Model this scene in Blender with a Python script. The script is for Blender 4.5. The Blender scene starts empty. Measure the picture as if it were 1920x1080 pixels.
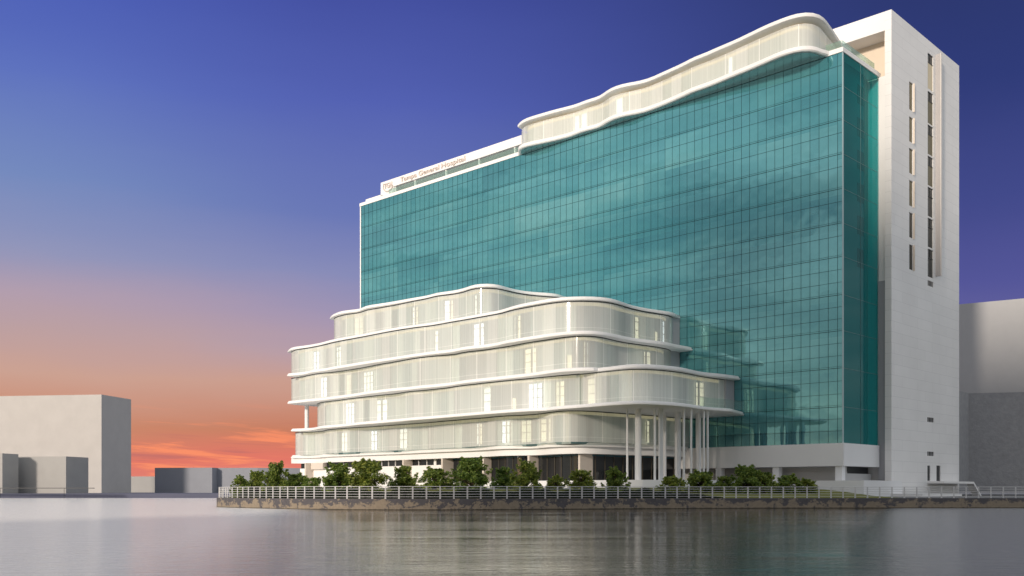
import bpy, bmesh, math, random
from mathutils import Vector, Matrix

random.seed(11)
scene = bpy.context.scene
R = math.radians

# ------------------------------------------------------------------ camera
cam_data = bpy.data.cameras.new("camera")
cam = bpy.data.objects.new("camera", cam_data)
scene.collection.objects.link(cam)
cam.location = (0, 0, 1.67)
cam.rotation_euler = (R(90), 0, 0)
cam_data.lens = 35.0
cam_data.sensor_width = 36.0
cam_data.shift_y = 0.1984
cam_data.clip_start = 0.5
cam_data.clip_end = 6000
scene.camera = cam

# ------------------------------------------------------------------ exposure
scene.view_settings.view_transform = 'Standard'
scene.view_settings.look = 'None'
scene.view_settings.exposure = 0.0
scene.view_settings.gamma = 1.0

# ------------------------------------------------------------------ sun
SUN_EL = 12.0
SUN_DIR = Vector((-0.50, -0.866, 0)).normalized()          # horizontal direction towards the sun
sd = Vector((SUN_DIR.x * math.cos(R(SUN_EL)), SUN_DIR.y * math.cos(R(SUN_EL)), math.sin(R(SUN_EL))))
sun_data = bpy.data.lights.new("sun", 'SUN')
sun_data.energy = 3.3
sun_data.angle = R(5.0)
sun_data.color = (1.0, 0.88, 0.76)
sun = bpy.data.objects.new("sun", sun_data)
scene.collection.objects.link(sun)
sun.rotation_euler = (-sd).to_track_quat('-Z', 'Y').to_euler()
sun.location = (-60, -40, 80)

# ------------------------------------------------------------------ world: dusk sky
class NT:
    """small helper for wiring shader nodes"""
    def __init__(s, tree):
        s.t = tree; s.n = tree.nodes; s.l = tree.links
    def node(s, typ, **kw):
        n = s.n.new(typ)
        for k, v in kw.items(): setattr(n, k, v)
        return n
    def put(s, sock, v):
        if isinstance(v, bpy.types.NodeSocket): s.l.new(v, sock)
        elif isinstance(v, (tuple, list)) and len(v) == 3 and sock.type == 'RGBA': sock.default_value = (*v, 1)
        else: sock.default_value = v
    def math(s, op, a, b=None, c=None, clamp=False):
        n = s.node('ShaderNodeMath', operation=op, use_clamp=clamp)
        s.put(n.inputs[0], a)
        if b is not None: s.put(n.inputs[1], b)
        if c is not None: s.put(n.inputs[2], c)
        return n.outputs[0]
    def mix(s, f, a, b, blend='MIX'):
        n = s.node('ShaderNodeMix', data_type='RGBA', blend_type=blend)
        s.put(n.inputs[0], f); s.put(n.inputs[6], a); s.put(n.inputs[7], b)
        return n.outputs[2]
    def ramp(s, f, stops, interp='LINEAR'):
        n = s.node('ShaderNodeValToRGB'); cr = n.color_ramp; cr.interpolation = interp
        while len(cr.elements) > 1: cr.elements.remove(cr.elements[-1])
        cr.elements[0].position = stops[0][0]
        for p, c in stops[1:]: cr.elements.new(p)
        for e, (p, c) in zip(cr.elements, stops):
            e.color = (*c, 1) if isinstance(c, (tuple, list)) else (c, c, c, 1)
        s.put(n.inputs[0], f)
        return n.outputs[0]
    def step(s, x, a, b):
        n = s.node('ShaderNodeMapRange', interpolation_type='SMOOTHSTEP')
        s.put(n.inputs[0], x); n.inputs[1].default_value = a; n.inputs[2].default_value = b
        n.inputs[3].default_value = 0; n.inputs[4].default_value = 1
        return n.outputs[0]
    def noise(s, vec, scale, detail=4, rough=.55, dist=0.0):
        n = s.node('ShaderNodeTexNoise')
        if vec is not None: s.l.new(vec, n.inputs['Vector'])
        n.inputs['Scale'].default_value = scale; n.inputs['Detail'].default_value = detail
        n.inputs['Roughness'].default_value = rough; n.inputs['Distortion'].default_value = dist
        return n.outputs[0]
    def xyz(s, vec):
        n = s.node('ShaderNodeSeparateXYZ'); s.l.new(vec, n.inputs[0]); return n.outputs
    def comb(s, x, y, z):
        n = s.node('ShaderNodeCombineXYZ'); s.put(n.inputs[0], x); s.put(n.inputs[1], y); s.put(n.inputs[2], z)
        return n.outputs[0]

def srgb(r, g, b):
    f = lambda c: (c / 255 / 12.92) if c / 255 <= .04045 else ((c / 255 + .055) / 1.055) ** 2.4
    return (f(r), f(g), f(b))

world = bpy.data.worlds.new("World"); scene.world = world
world.use_nodes = True
W = NT(world.node_tree)
for n in list(W.n): W.n.remove(n)
tc = W.node('ShaderNodeTexCoord')
dx, dy, dz = W.xyz(tc.outputs['Generated'])
az = W.math('MULTIPLY', W.math('ARCTAN2', dx, dy), 180 / math.pi)
el = W.math('MULTIPLY', W.math('ARCSINE', dz), 180 / math.pi)
wob = W.noise(W.comb(dx, dy, W.math('MULTIPLY', dz, 5.0)), 2.2, 4, .55)
elw = W.math('ADD', el, W.math('MULTIPLY', W.math('SUBTRACT', wob, 0.5), 2.6))
e01 = W.math('DIVIDE', elw, 40.0, clamp=True)
E = lambda d: d / 40.0
left = W.ramp(e01, [(0, srgb(222, 132, 118)), (E(1.6), srgb(224, 122, 104)), (E(3.6), srgb(203, 138, 110)), (E(6.2), srgb(204, 162, 146)),
                    (E(8.2), srgb(188, 160, 162)), (E(10.1), srgb(178, 158, 174)), (E(12.4), srgb(146, 150, 186)), (E(16), srgb(117, 138, 190)),
                    (E(21), srgb(94, 114, 190)), (E(26.5), srgb(72, 90, 180)), (1, srgb(84, 96, 176))])
mid = W.ramp(e01, [(0, srgb(224, 130, 126)), (E(1.6), srgb(228, 120, 104)), (E(3.6), srgb(200, 126, 98)), (E(6.2), srgb(203, 157, 142)),
                   (E(8.0), srgb(184, 158, 168)), (E(9.9), srgb(164, 150, 178)), (E(12.2), srgb(136, 140, 184)), (E(15.4), srgb(106, 120, 182)),
                   (E(21), srgb(84, 98, 178)), (E(26.5), srgb(68, 80, 160)), (1, srgb(74, 84, 158))])
right = W.ramp(e01, [(0, srgb(150, 130, 150)), (E(6), srgb(112, 108, 160)), (E(11), srgb(84, 86, 152)), (E(15), srgb(66, 74, 138)),
                     (E(21), srgb(48, 60, 120)), (E(26.5), srgb(44, 55, 108)), (1, srgb(60, 70, 130))])
f1 = W.step(az, -27, -8)
f2 = W.step(az, -9, 25)
front = W.mix(f2, W.mix(f1, left, mid), right)
# sunset streaks low on the left
stv = W.comb(W.math('MULTIPLY', az, 0.13), W.math('ADD', W.math('MULTIPLY', el, 1.55), W.math('MULTIPLY', az, 0.09)), 0.0)
st = W.noise(stv, 1.0, 6, .6, .4)
stm = W.math('MULTIPLY', W.step(st, .50, .64), W.math('MULTIPLY', W.step(el, 5.2, 2.6), W.step(az, -4, -14)))
front = W.mix(W.math('MULTIPLY', stm, .85), front, srgb(255, 148, 106))
stm2 = W.math('MULTIPLY', W.step(st, .46, .34), W.math('MULTIPLY', W.step(el, 4.5, 2.0), W.step(az, -4, -14)))
front = W.mix(W.math('MULTIPLY', stm2, .6), front, srgb(186, 110, 108))
# sky behind and beside the camera: pale evening cloud
nish = W.node('ShaderNodeTexSky', sky_type='NISHITA')
nish.sun_disc = False; nish.sun_elevation = R(SUN_EL); nish.sun_rotation = math.atan2(SUN_DIR.x, SUN_DIR.y)
nish_c = W.mix(1.0, nish.outputs[0], (0.10, 0.10, 0.10), 'MULTIPLY')
cl = W.noise(W.comb(W.math('MULTIPLY', dx, 1.0), W.math('MULTIPLY', dy, 1.0), W.math('MULTIPLY', dz, 6.0)), 3.4, 5, .55, .4)
rear = W.ramp(W.math('DIVIDE', el, 90.0, clamp=True), [(0, (.50, .48, .45)), (.06, (.55, .54, .53)), (.2, (.48, .50, .53)), (.42, (.62, .64, .68)), (.6, (.80, .81, .84)), (1, (.85, .86, .88))])
rear = W.mix(.3, rear, nish_c)
rear = W.mix(1.0, rear, W.ramp(cl, [(.32, (.66, .70, .76)), (.50, (1.1, 1.1, 1.1)), (.64, (1.65, 1.62, 1.58))]), 'MULTIPLY')
rear = W.mix(1.0, rear, W.ramp(W.math('MULTIPLY_ADD', dx, .5, .5), [(.55, (1, 1, 1)), (.85, (1.28, 1.28, 1.28))]), 'MULTIPLY')
fr = W.math('MAXIMUM', W.step(W.math('ABSOLUTE', az), 32, 70), W.step(el, 27, 48))
sky = W.mix(fr, front, rear)
bg = W.node('ShaderNodeBackground'); W.l.new(sky, bg.inputs[0]); bg.inputs[1].default_value = 1.0
wo = W.node('ShaderNodeOutputWorld'); W.l.new(bg.outputs[0], wo.inputs[0])

# ------------------------------------------------------------------ materials
def mat(name):
    m = bpy.data.materials.new(name); m.use_nodes = True
    N = NT(m.node_tree); b = N.n['Principled BSDF']
    return m, N, b

def simple(name, col, rough=.7, var=.06, scale=.6, spec=.3, bump=0.0, bscale=8.0, metal=0.0):
    """a matt surface with mild unevenness"""
    m, N, b = mat(name)
    oc = N.node('ShaderNodeTexCoord').outputs['Object']
    n1 = N.noise(oc, scale, 5, .6)
    c = N.mix(n1, tuple(x * (1 - var) for x in col), tuple(min(1, x * (1 + var)) for x in col))
    N.l.new(c, b.inputs['Base Color'])
    b.inputs['Roughness'].default_value = rough
    b.inputs['Specular IOR Level'].default_value = spec
    b.inputs['Metallic'].default_value = metal
    if bump:
        bp = N.node('ShaderNodeBump'); bp.inputs['Strength'].default_value = bump; bp.inputs['Distance'].default_value = .1
        N.l.new(N.noise(oc, bscale, 4, .6), bp.inputs['Height']); N.l.new(bp.outputs[0], b.inputs['Normal'])
    return m

WHITE = simple('white_render', (.80, .785, .77), .55, .03, .25)
COLUMN = simple('column_paint', (.74, .735, .735), .5, .04, .3)
GREYWALL = simple('grey_wall', (.50, .495, .49), .75, .06, .4, bump=.05)
ENDWALL = simple('end_wall_grey', (.36, .36, .38), .6, .04, .3)
CREAM = simple('cream_panel', (.72, .62, .50), .6, .05, .4)
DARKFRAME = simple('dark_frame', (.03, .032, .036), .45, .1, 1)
BLACKGLASS = simple('dark_glazing', (.012, .014, .016), .06, .3, .5, spec=.5)
GREENGLASS = simple('green_roof_glazing', (.045, .07, .062), .5, .15, .3, spec=.15)
METAL = simple('galvanised_rail', (.60, .585, .58), .4, .06, 2, spec=.5)
LETTER = simple('letter_bronze', (.64, .55, .49), .5, .08, 2)
SOFFIT_MIRROR = simple('canopy_soffit', (.42, .45, .45), .10, .03, .3, metal=.85)
BLOCK = simple('render_block', (.49, .465, .44), .85, .10, .25, bump=.25, bscale=3)
ANNEX = simple('annex_render', (.36, .35, .335), .9, .10, .3, bump=.25, bscale=3)
BLOCKGREY = simple('grey_block', (.27, .28, .31), .9, .08, .3, bump=.25, bscale=2)

def panel_white():
    """white cladding with faint horizontal joints"""
    m, N, b = mat('white_cladding')
    oc = N.node('ShaderNodeTexCoord').outputs['Object']
    x, y, z = N.xyz(oc)
    v = N.comb(N.math('ADD', x, y), z, 0.0)
    br = N.node('ShaderNodeTexBrick'); N.l.new(v, br.inputs['Vector'])
    br.offset = .5; br.inputs['Scale'].default_value = 1
    br.inputs['Color1'].default_value = (.775, .76, .745, 1); br.inputs['Color2'].default_value = (.80, .785, .77, 1)
    br.inputs['Mortar'].default_value = (.64, .63, .62, 1)
    br.inputs['Mortar Size'].default_value = .022; br.inputs['Brick Width'].default_value = 5.2; br.inputs['Row Height'].default_value = 1.42
    n1 = N.noise(oc, .15, 4, .6)
    c = N.mix(1.0, br.outputs[0], N.ramp(n1, [(.3, .95), (.7, 1.03)]), 'MULTIPLY')
    N.l.new(c, b.inputs['Base Color']); b.inputs['Roughness'].default_value = .5
    bp = N.node('ShaderNodeBump'); bp.inputs['Strength'].default_value = .3; bp.inputs['Distance'].default_value = .02; bp.invert = True
    N.l.new(br.outputs[1], bp.inputs['Height']); N.l.new(bp.outputs[0], b.inputs['Normal'])
    return m
CLADDING = panel_white()

def curtain_glass():
    """teal tinted reflecting panes, each tilted a hair differently, room patches showing, reflected cloud streaks painted into the colour"""
    m, N, b = mat('teal_curtain_glass')
    oc = N.node('ShaderNodeTexCoord').outputs['Object']
    x, y, z = N.xyz(oc)
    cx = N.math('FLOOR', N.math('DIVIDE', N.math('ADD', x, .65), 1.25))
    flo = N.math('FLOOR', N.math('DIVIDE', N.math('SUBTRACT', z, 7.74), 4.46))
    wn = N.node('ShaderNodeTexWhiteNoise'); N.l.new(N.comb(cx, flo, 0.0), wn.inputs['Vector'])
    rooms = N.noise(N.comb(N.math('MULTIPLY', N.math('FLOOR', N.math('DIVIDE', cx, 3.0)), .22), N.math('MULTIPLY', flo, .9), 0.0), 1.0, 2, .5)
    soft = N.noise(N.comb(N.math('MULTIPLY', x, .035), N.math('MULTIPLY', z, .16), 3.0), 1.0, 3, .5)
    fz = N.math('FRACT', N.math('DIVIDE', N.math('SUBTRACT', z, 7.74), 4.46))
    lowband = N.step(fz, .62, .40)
    cloudy = N.noise(N.comb(N.math('MULTIPLY', x, .018), N.math('MULTIPLY', z, .05), 9.0), 1.0, 3, .55, .4)  # pale streaks of reflected cloud, painted into the base colour
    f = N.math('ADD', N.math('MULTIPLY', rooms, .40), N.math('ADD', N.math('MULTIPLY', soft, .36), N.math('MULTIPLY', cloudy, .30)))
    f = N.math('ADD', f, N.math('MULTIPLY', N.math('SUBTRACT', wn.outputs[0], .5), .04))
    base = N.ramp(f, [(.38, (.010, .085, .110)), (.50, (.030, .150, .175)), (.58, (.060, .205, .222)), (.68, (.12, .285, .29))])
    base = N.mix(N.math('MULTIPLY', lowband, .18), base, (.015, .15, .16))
    base = N.mix(N.step(z, 9.45, 9.40), base, (.008, .075, .105))  # reflection of the low dark skyline painted across the foot of the glass
    N.l.new(base, b.inputs['Base Color'])
    b.inputs['Roughness'].default_value = .03
    b.inputs['IOR'].default_value = 3.2
    b.inputs['Specular Tint'].default_value = (.50, .96, .98, 1)
    bp = N.node('ShaderNodeBump'); bp.inputs['Strength'].default_value = .05; bp.inputs['Distance'].default_value = .3
    h = N.noise(N.comb(x, z, wn.outputs[0]), .45, 1, .4)
    N.l.new(h, bp.inputs['Height']); N.l.new(bp.outputs[0], b.inputs['Normal'])
    return m
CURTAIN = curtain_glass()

def clear_tint(name, tint, gloss=.12, alpha=.75, rough=.02, body=(.02, .12, .13), edge=.5):
    m, N, b = mat(name)
    N.n.remove(b); out = N.n['Material Output']
    tr = N.node('ShaderNodeBsdfTransparent'); tr.inputs[0].default_value = (*tint, 1)
    gl = N.node('ShaderNodeBsdfGlossy'); gl.inputs[0].default_value = (.85, .95, .95, 1); gl.inputs['Roughness'].default_value = rough
    df = N.node('ShaderNodeBsdfDiffuse'); df.inputs[0].default_value = (*body, 1)
    m1 = N.node('ShaderNodeMixShader'); m1.inputs[0].default_value = alpha
    N.l.new(df.outputs[0], m1.inputs[1]); N.l.new(tr.outputs[0], m1.inputs[2])
    lw = N.node('ShaderNodeLayerWeight'); lw.inputs[0].default_value = .35
    f = N.math('ADD', N.math('MULTIPLY', lw.outputs[0], edge), gloss, clamp=True)
    m2 = N.node('ShaderNodeMixShader'); N.l.new(f, m2.inputs[0])
    N.l.new(m1.outputs[0], m2.inputs[1]); N.l.new(gl.outputs[0], m2.inputs[2])
    N.l.new(m2.outputs[0], out.inputs[0])
    return m
SIDEGLASS = clear_tint('teal_side_glass', (.20, .74, .74), .02, .72, body=(.010, .26, .28), edge=.10)
BALUSTRADE = clear_tint('balustrade_glass', (.80, .90, .86), .03, .86, body=(.50, .60, .52), edge=.2)

def veil():
    """fritted glass screen: fine white vertical lines printed on clear panes"""
    m, N, b = mat('fritted_screen_glass')
    N.n.remove(b); out = N.n['Material Output']
    uv = N.node('ShaderNodeUVMap'); uv.uv_map = 'UVMap'
    u, v, _ = N.xyz(uv.outputs[0])
    pane = N.math('FLOOR', N.math('DIVIDE', u, 1.9))
    wn = N.node('ShaderNodeTexWhiteNoise'); wn.noise_dimensions = '1D'; N.l.new(pane, wn.inputs['W'])
    fine = N.noise(N.comb(N.math('MULTIPLY', u, 1.0), 0.0, 0.0), 3.6, 4, .75)
    joint = N.math('LESS_THAN', N.math('FRACT', N.math('DIVIDE', u, 5.7)), .022)
    trans = N.math('LESS_THAN', N.math('ABSOLUTE', N.math('SUBTRACT', N.math('FRACT', N.math('DIVIDE', v, 4.75)), .80)), .008)
    dens = N.math('ADD', .54, N.math('MULTIPLY', N.math('SUBTRACT', fine, .5), .50))
    dens = N.math('ADD', dens, N.math('MULTIPLY', N.math('SUBTRACT', wn.outputs[0], .5), .20))
    dens = N.math('ADD', dens, N.math('MULTIPLY', joint, .3))
    dens = N.math('ADD', dens, N.math('MULTIPLY', trans, .15))
    dens = N.math('MINIMUM', N.math('MAXIMUM', dens, .2), .92)
    df = N.node('ShaderNodeBsdfDiffuse'); df.inputs[0].default_value = (.88, .87, .825, 1)
    tl = N.node('ShaderNodeBsdfTranslucent'); tl.inputs[0].default_value = (.78, .76, .70, 1)
    dd = N.node('ShaderNodeMixShader'); dd.inputs[0].default_value = .10
    N.l.new(df.outputs[0], dd.inputs[1]); N.l.new(tl.outputs[0], dd.inputs[2])
    tr = N.node('ShaderNodeBsdfTransparent'); tr.inputs[0].default_value = (.76, .87, .84, 1)
    m1 = N.node('ShaderNodeMixShader'); N.l.new(dens, m1.inputs[0])
    N.l.new(tr.outputs[0], m1.inputs[1]); N.l.new(dd.outputs[0], m1.inputs[2])
    gl = N.node('ShaderNodeBsdfGlossy'); gl.inputs['Roughness'].default_value = .08
    lw = N.node('ShaderNodeLayerWeight'); lw.inputs[0].default_value = .3
    f = N.math('ADD', N.math('MULTIPLY', lw.outputs[0], .35), .04, clamp=True)
    m2 = N.node('ShaderNodeMixShader'); N.l.new(f, m2.inputs[0])
    N.l.new(m1.outputs[0], m2.inputs[1]); N.l.new(gl.outputs[0], m2.inputs[2])
    N.l.new(m2.outputs[0], out.inputs[0])
    return m
VEIL = veil()

def inner():
    """rooms behind the screens: pale partitions, curtains and darker openings"""
    m, N, b = mat('room_wall')
    uv = N.node('ShaderNodeUVMap'); uv.uv_map = 'UVMap'
    u, v, _ = N.xyz(uv.outputs[0])
    wn = N.node('ShaderNodeTexWhiteNoise'); wn.noise_dimensions = '1D'
    N.l.new(N.math('FLOOR', N.math('DIVIDE', N.math('ADD', u, N.math('MULTIPLY', N.noise(N.comb(N.math('MULTIPLY', u, .15), 0., 0.), 1., 1), 6.0)), 1.7)), wn.inputs['W'])
    c = N.ramp(wn.outputs[0], [(0, (.10, .17, .18)), (.25, (.30, .38, .38)), (.55, (.55, .58, .55)), (.85, (.82, .81, .77))], 'CONSTANT')
    c = N.mix(1.0, c, N.ramp(N.noise(N.comb(u, N.math('MULTIPLY', v, .1), 0.), 1.2, 3), [(.3, .82), (.7, 1.1)]), 'MULTIPLY')
    N.l.new(c, b.inputs['Base Color']); b.inputs['Roughness'].default_value = .8
    N.l.new(N.mix(1.0, c, (1.0, .93, .80), 'MULTIPLY'), b.inputs['Emission Color']); b.inputs['Emission Strength'].default_value = .10   # room light put into the walls as a glow
    return m
INNER = inner()

def glow(name, col, strength):
    m, N, b = mat(name)
    uv = N.node('ShaderNodeTexCoord').outputs['Object']
    n = N.noise(uv, .9, 2)
    b.inputs['Base Color'].default_value = (*[x * .6 for x in col], 1)
    b.inputs['Emission Color'].default_value = (*col, 1)
    N.l.new(N.math('MULTIPLY', N.ramp(n, [(.3, .75), (.7, 1.15)]), strength), b.inputs['Emission Strength'])
    return m
FIN = simple('window_fin_cream', (.74, .655, .56), .6, .03)
ROOFCOVE = glow('roof_cove_light', (1.0, .80, .50), .16)
LIT = {'b': glow('window_bright', (.90, .94, 1.0), 1.5), 'w': glow('window_white', (.96, .95, .87), 1.05), 'y': glow('window_warm', (1.0, .87, .62), 1.05),
       'h': glow('window_half', (1.0, .86, .58), .95), 'd': glow('window_dim', (.95, .86, .62), .65)}
COVE = glow('cove_light', (1.0, .80, .48), .42)

def water_mat():
    m, N, b = mat('river_water')
    oc = N.node('ShaderNodeTexCoord').outputs['Object']
    x, y, z = N.xyz(oc)
    # wind patches: rippled at both sides, calmer in the lee of the building
    calm = N.math('MULTIPLY', N.step(N.math('ADD', x, N.math('MULTIPLY', y, .20)), -5, 3), N.step(N.math('SUBTRACT', x, N.math('MULTIPLY', y, .38)), 1.5, -1.5))
    patch = N.noise(N.comb(N.math('MULTIPLY', x, .03), N.math('MULTIPLY', y, .11), 0.), 1.0, 3, .5)
    calm = N.math('MULTIPLY', calm, N.ramp(patch, [(.3, .88), (.6, 1.0)]))
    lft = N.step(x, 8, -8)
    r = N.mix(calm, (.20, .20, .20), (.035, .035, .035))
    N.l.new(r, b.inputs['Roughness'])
    N.l.new(N.mix(calm, N.mix(lft, (.22, .22, .22), (.86, .82, .755)), (.022, .022, .018)), b.inputs['Base Color'])  # pale left base carries the sky's reflected light in the water colour
    N.l.new(N.mix(calm, (1.20, 1.20, 1.20), (1.42, 1.42, 1.42)), b.inputs['IOR'])
    w1 = N.noise(N.comb(N.math('MULTIPLY', x, .55), N.math('MULTIPLY', y, 1.6), 0.), 1.0, 5, .62, .3)
    w2 = N.noise(N.comb(N.math('MULTIPLY', x, .05), N.math('MULTIPLY', y, .33), 2.), 1.0, 2, .5)
    w3 = N.noise(N.comb(N.math('MULTIPLY', x, 1.9), N.math('MULTIPLY', y, 4.2), 5.), 1.0, 4, .65, .5)
    w1 = N.math('ADD', w1, N.math('MULTIPLY', w3, .55))
    h = N.math('ADD', N.math('MULTIPLY', w1, N.math('SUBTRACT', 1.0, N.math('MULTIPLY', calm, .95))), N.math('MULTIPLY', w2, .24))
    bp = N.node('ShaderNodeBump'); bp.inputs['Strength'].default_value = 1.0; bp.inputs['Distance'].default_value = .20
    N.l.new(h, bp.inputs['Height']); N.l.new(bp.outputs[0], b.inputs['Normal'])
    return m
WATER = water_mat()

def seawall_mat():
    m, N, b = mat('stained_concrete')
    oc = N.node('ShaderNodeTexCoord').outputs['Object']
    x, y, z = N.xyz(oc)
    n1 = N.noise(N.comb(x, y, N.math('MULTIPLY', z, 1.3)), .9, 9, .76, .25)
    n2 = N.noise(oc, 3.5, 5, .6)
    grad = N.math('MULTIPLY', N.math('SUBTRACT', z, .5), .16)
    f = N.step(N.math('ADD', n1, grad), .485, .515)
    tan = N.mix(n2, (.17, .135, .098), (.32, .26, .19))
    dark = N.mix(n2, (.05, .047, .052), (.115, .105, .11))
    c = N.mix(f, tan, dark)
    c = N.mix(N.step(N.math('ADD', z, N.math('MULTIPLY', n2, .12)), .16, .08), c, (.035, .030, .020))
    N.l.new(c, b.inputs['Base Color']); b.inputs['Roughness'].default_value = .85
    bp = N.node('ShaderNodeBump'); bp.inputs['Strength'].default_value = .5; bp.inputs['Distance'].default_value = .04
    N.l.new(N.math('ADD', n1, N.math('MULTIPLY', n2, .4)), bp.inputs['Height']); N.l.new(bp.outputs[0], b.inputs['Normal'])
    return m
SEAWALL = seawall_mat()

def grass_mat():
    m, N, b = mat('lawn_grass')
    oc = N.node('ShaderNodeTexCoord').outputs['Object']
    n1 = N.noise(oc, .5, 5, .6); n2 = N.noise(oc, 9, 3, .7)
    c = N.mix(N.math('ADD', N.math('MULTIPLY', n1, .6), N.math('MULTIPLY', n2, .4)), (.085, .095, .022), (.20, .20, .060))
    N.l.new(c, b.inputs['Base Color']); b.inputs['Roughness'].default_value = .95; b.inputs['Specular IOR Level'].default_value = .1
    bp = N.node('ShaderNodeBump'); bp.inputs['Strength'].default_value = .8; bp.inputs['Distance'].default_value = .08
    N.l.new(n2, bp.inputs['Height']); N.l.new(bp.outputs[0], b.inputs['Normal'])
    return m
GRASS = grass_mat()
PAVING = simple('pale_paving', (.48, .47, .45), .85, .1, .5, bump=.1)
BANK = simple('far_bank_blue', (.10, .105, .15), .9, .12, .1)

def leaf_mat(name, a, b_, c_):
    m, N, b = mat(name)
    g = N.node('ShaderNodeNewGeometry')
    oi = N.node('ShaderNodeObjectInfo')
    c = N.ramp(g.outputs['Random Per Island'], [(0, a), (.5, b_), (1, c_)])
    c = N.mix(1.0, c, N.ramp(oi.outputs['Random'], [(0, (.80, .90, .85)), (1, (1.15, 1.05, .95))]), 'MULTIPLY')
    out = N.n['Material Output']
    N.l.new(c, b.inputs['Base Color']); b.inputs['Roughness'].default_value = .5; b.inputs['Specular IOR Level'].default_value = .35
    tl = N.node('ShaderNodeBsdfTranslucent'); N.l.new(N.mix(1.0, c, (1.3, 1.4, .7), 'MULTIPLY'), tl.inputs[0])
    mx = N.node('ShaderNodeMixShader'); mx.inputs[0].default_value = .38
    N.l.new(b.outputs[0], mx.inputs[1]); N.l.new(tl.outputs[0], mx.inputs[2]); N.l.new(mx.outputs[0], out.inputs[0])
    return m
LEAF = leaf_mat('leaves', (.055, .095, .020), (.155, .215, .045), (.36, .40, .095))
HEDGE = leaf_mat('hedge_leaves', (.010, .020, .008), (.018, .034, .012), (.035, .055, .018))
BARK = simple('bark', (.10, .075, .05), .9, .3, 6, bump=.5)

# ------------------------------------------------------------------ object helpers
COLL = scene.collection
def tag(o, label=None, cat=None, group=None, kind=None):
    if label: o['label'] = label
    if cat: o['category'] = cat
    if group: o['group'] = group
    if kind: o['kind'] = kind
    return o
def empty(name, loc, rz=0.0):
    o = bpy.data.objects.new(name, None); COLL.objects.link(o)
    o.location = loc; o.rotation_euler = (0, 0, rz); o.empty_display_size = .5
    return o

class MB:
    """collects shapes into one mesh; points pass through xf"""
    def __init__(s, xf=lambda p: p):
        s.v = []; s.f = []; s.uv = {}; s.mi = []; s.xf = xf
    def add(s, pts, faces, uvs=None, mi=0):
        b = len(s.v); s.v += [s.xf(p) for p in pts]
        for k, f in enumerate(faces):
            s.f.append(tuple(b + i for i in f)); s.mi.append(mi)
            if uvs: s.uv[len(s.f) - 1] = [uvs[i] for i in f]
    def box(s, x0, x1, y0, y1, z0, z1, mi=0):
        p = [(x0, y0, z0), (x1, y0, z0), (x1, y1, z0), (x0, y1, z0), (x0, y0, z1), (x1, y0, z1), (x1, y1, z1), (x0, y1, z1)]
        s.add(p, [(0, 3, 2, 1), (4, 5, 6, 7), (0, 1, 5, 4), (1, 2, 6, 5), (2, 3, 7, 6), (3, 0, 4, 7)], mi=mi)
    def prism(s, poly, z0, z1, profile=None, mi=0):
        """closed outline extruded from z0 to z1; profile = [(inward offset, z)] rings"""
        rings = profile or [(0, z0), (0, z1)]
        n = len(poly); pts = []
        for off, z in rings:
            q = offset(poly, off, True) if off else poly
            pts += [(x, y, z) for x, y in q]
        fs = [tuple(reversed(range(n))), tuple(range((len(rings) - 1) * n, len(rings) * n))]
        for r in range(len(rings) - 1):
            for i in range(n):
                j = (i + 1) % n
                fs.append((r * n + i, r * n + j, (r + 1) * n + j, (r + 1) * n + i))
        s.add(pts, fs, mi=mi)
    def strip(s, line, z0, z1, u0=0.0, mi=0):
        pts = []; uvs = []; u = u0
        for i, (x, y) in enumerate(line):
            if i: u += math.hypot(x - line[i - 1][0], y - line[i - 1][1])
            pts += [(x, y, z0), (x, y, z1)]; uvs += [(u, z0), (u, z1)]
        s.add(pts, [(2 * i, 2 * i + 2, 2 * i + 3, 2 * i + 1) for i in range(len(line) - 1)], uvs, mi)
    def tube(s, path, rad, seg=8, mi=0):
        n = len(path); pts = []
        for i in range(n):
            a = Vector(path[max(0, i - 1)]); c = Vector(path[min(n - 1, i + 1)])
            d = (c - a).normalized()
            up = Vector((0, 0, 1)) if abs(d.z) < .9 else Vector((1, 0, 0))
            e1 = d.cross(up).normalized(); e2 = e1.cross(d)
            r = rad[i] if isinstance(rad, (list, tuple)) else rad
            for k in range(seg):
                t = 2 * math.pi * k / seg
                pts.append(tuple(Vector(path[i]) + e1 * (r * math.cos(t)) + e2 * (r * math.sin(t))))
        fs = [tuple(reversed(range(seg))), tuple(range((n - 1) * seg, n * seg))]
        for i in range(n - 1):
            for k in range(seg):
                l = (k + 1) % seg
                fs.append((i * seg + k, i * seg + l, (i + 1) * seg + l, (i + 1) * seg + k))
        s.add(pts, fs, mi=mi)
    def build(s, name, mats, parent=None, smooth=False, fix=True):
        me = bpy.data.meshes.new(name)
        me.from_pydata(s.v, [], s.f)
        if s.uv:
            ul = me.uv_layers.new(name='UVMap')
            for p in me.polygons:
                if p.index in s.uv:
                    for li, c in zip(p.loop_indices, s.uv[p.index]): ul.data[li].uv = c
        mats = mats if isinstance(mats, (list, tuple)) else [mats]
        for m in mats: me.materials.append(m)
        for p, i in zip(me.polygons, s.mi): p.material_index = i
        if fix:
            bm = bmesh.new(); bm.from_mesh(me); bmesh.ops.recalc_face_normals(bm, faces=bm.faces); bm.to_mesh(me); bm.free()
        if smooth:
            for p in me.polygons: p.use_smooth = True
            if smooth is not True: me.set_sharp_from_angle(angle=R(smooth))
        o = bpy.data.objects.new(name, me); COLL.objects.link(o)
        if parent: o.parent = parent
        return o

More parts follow.
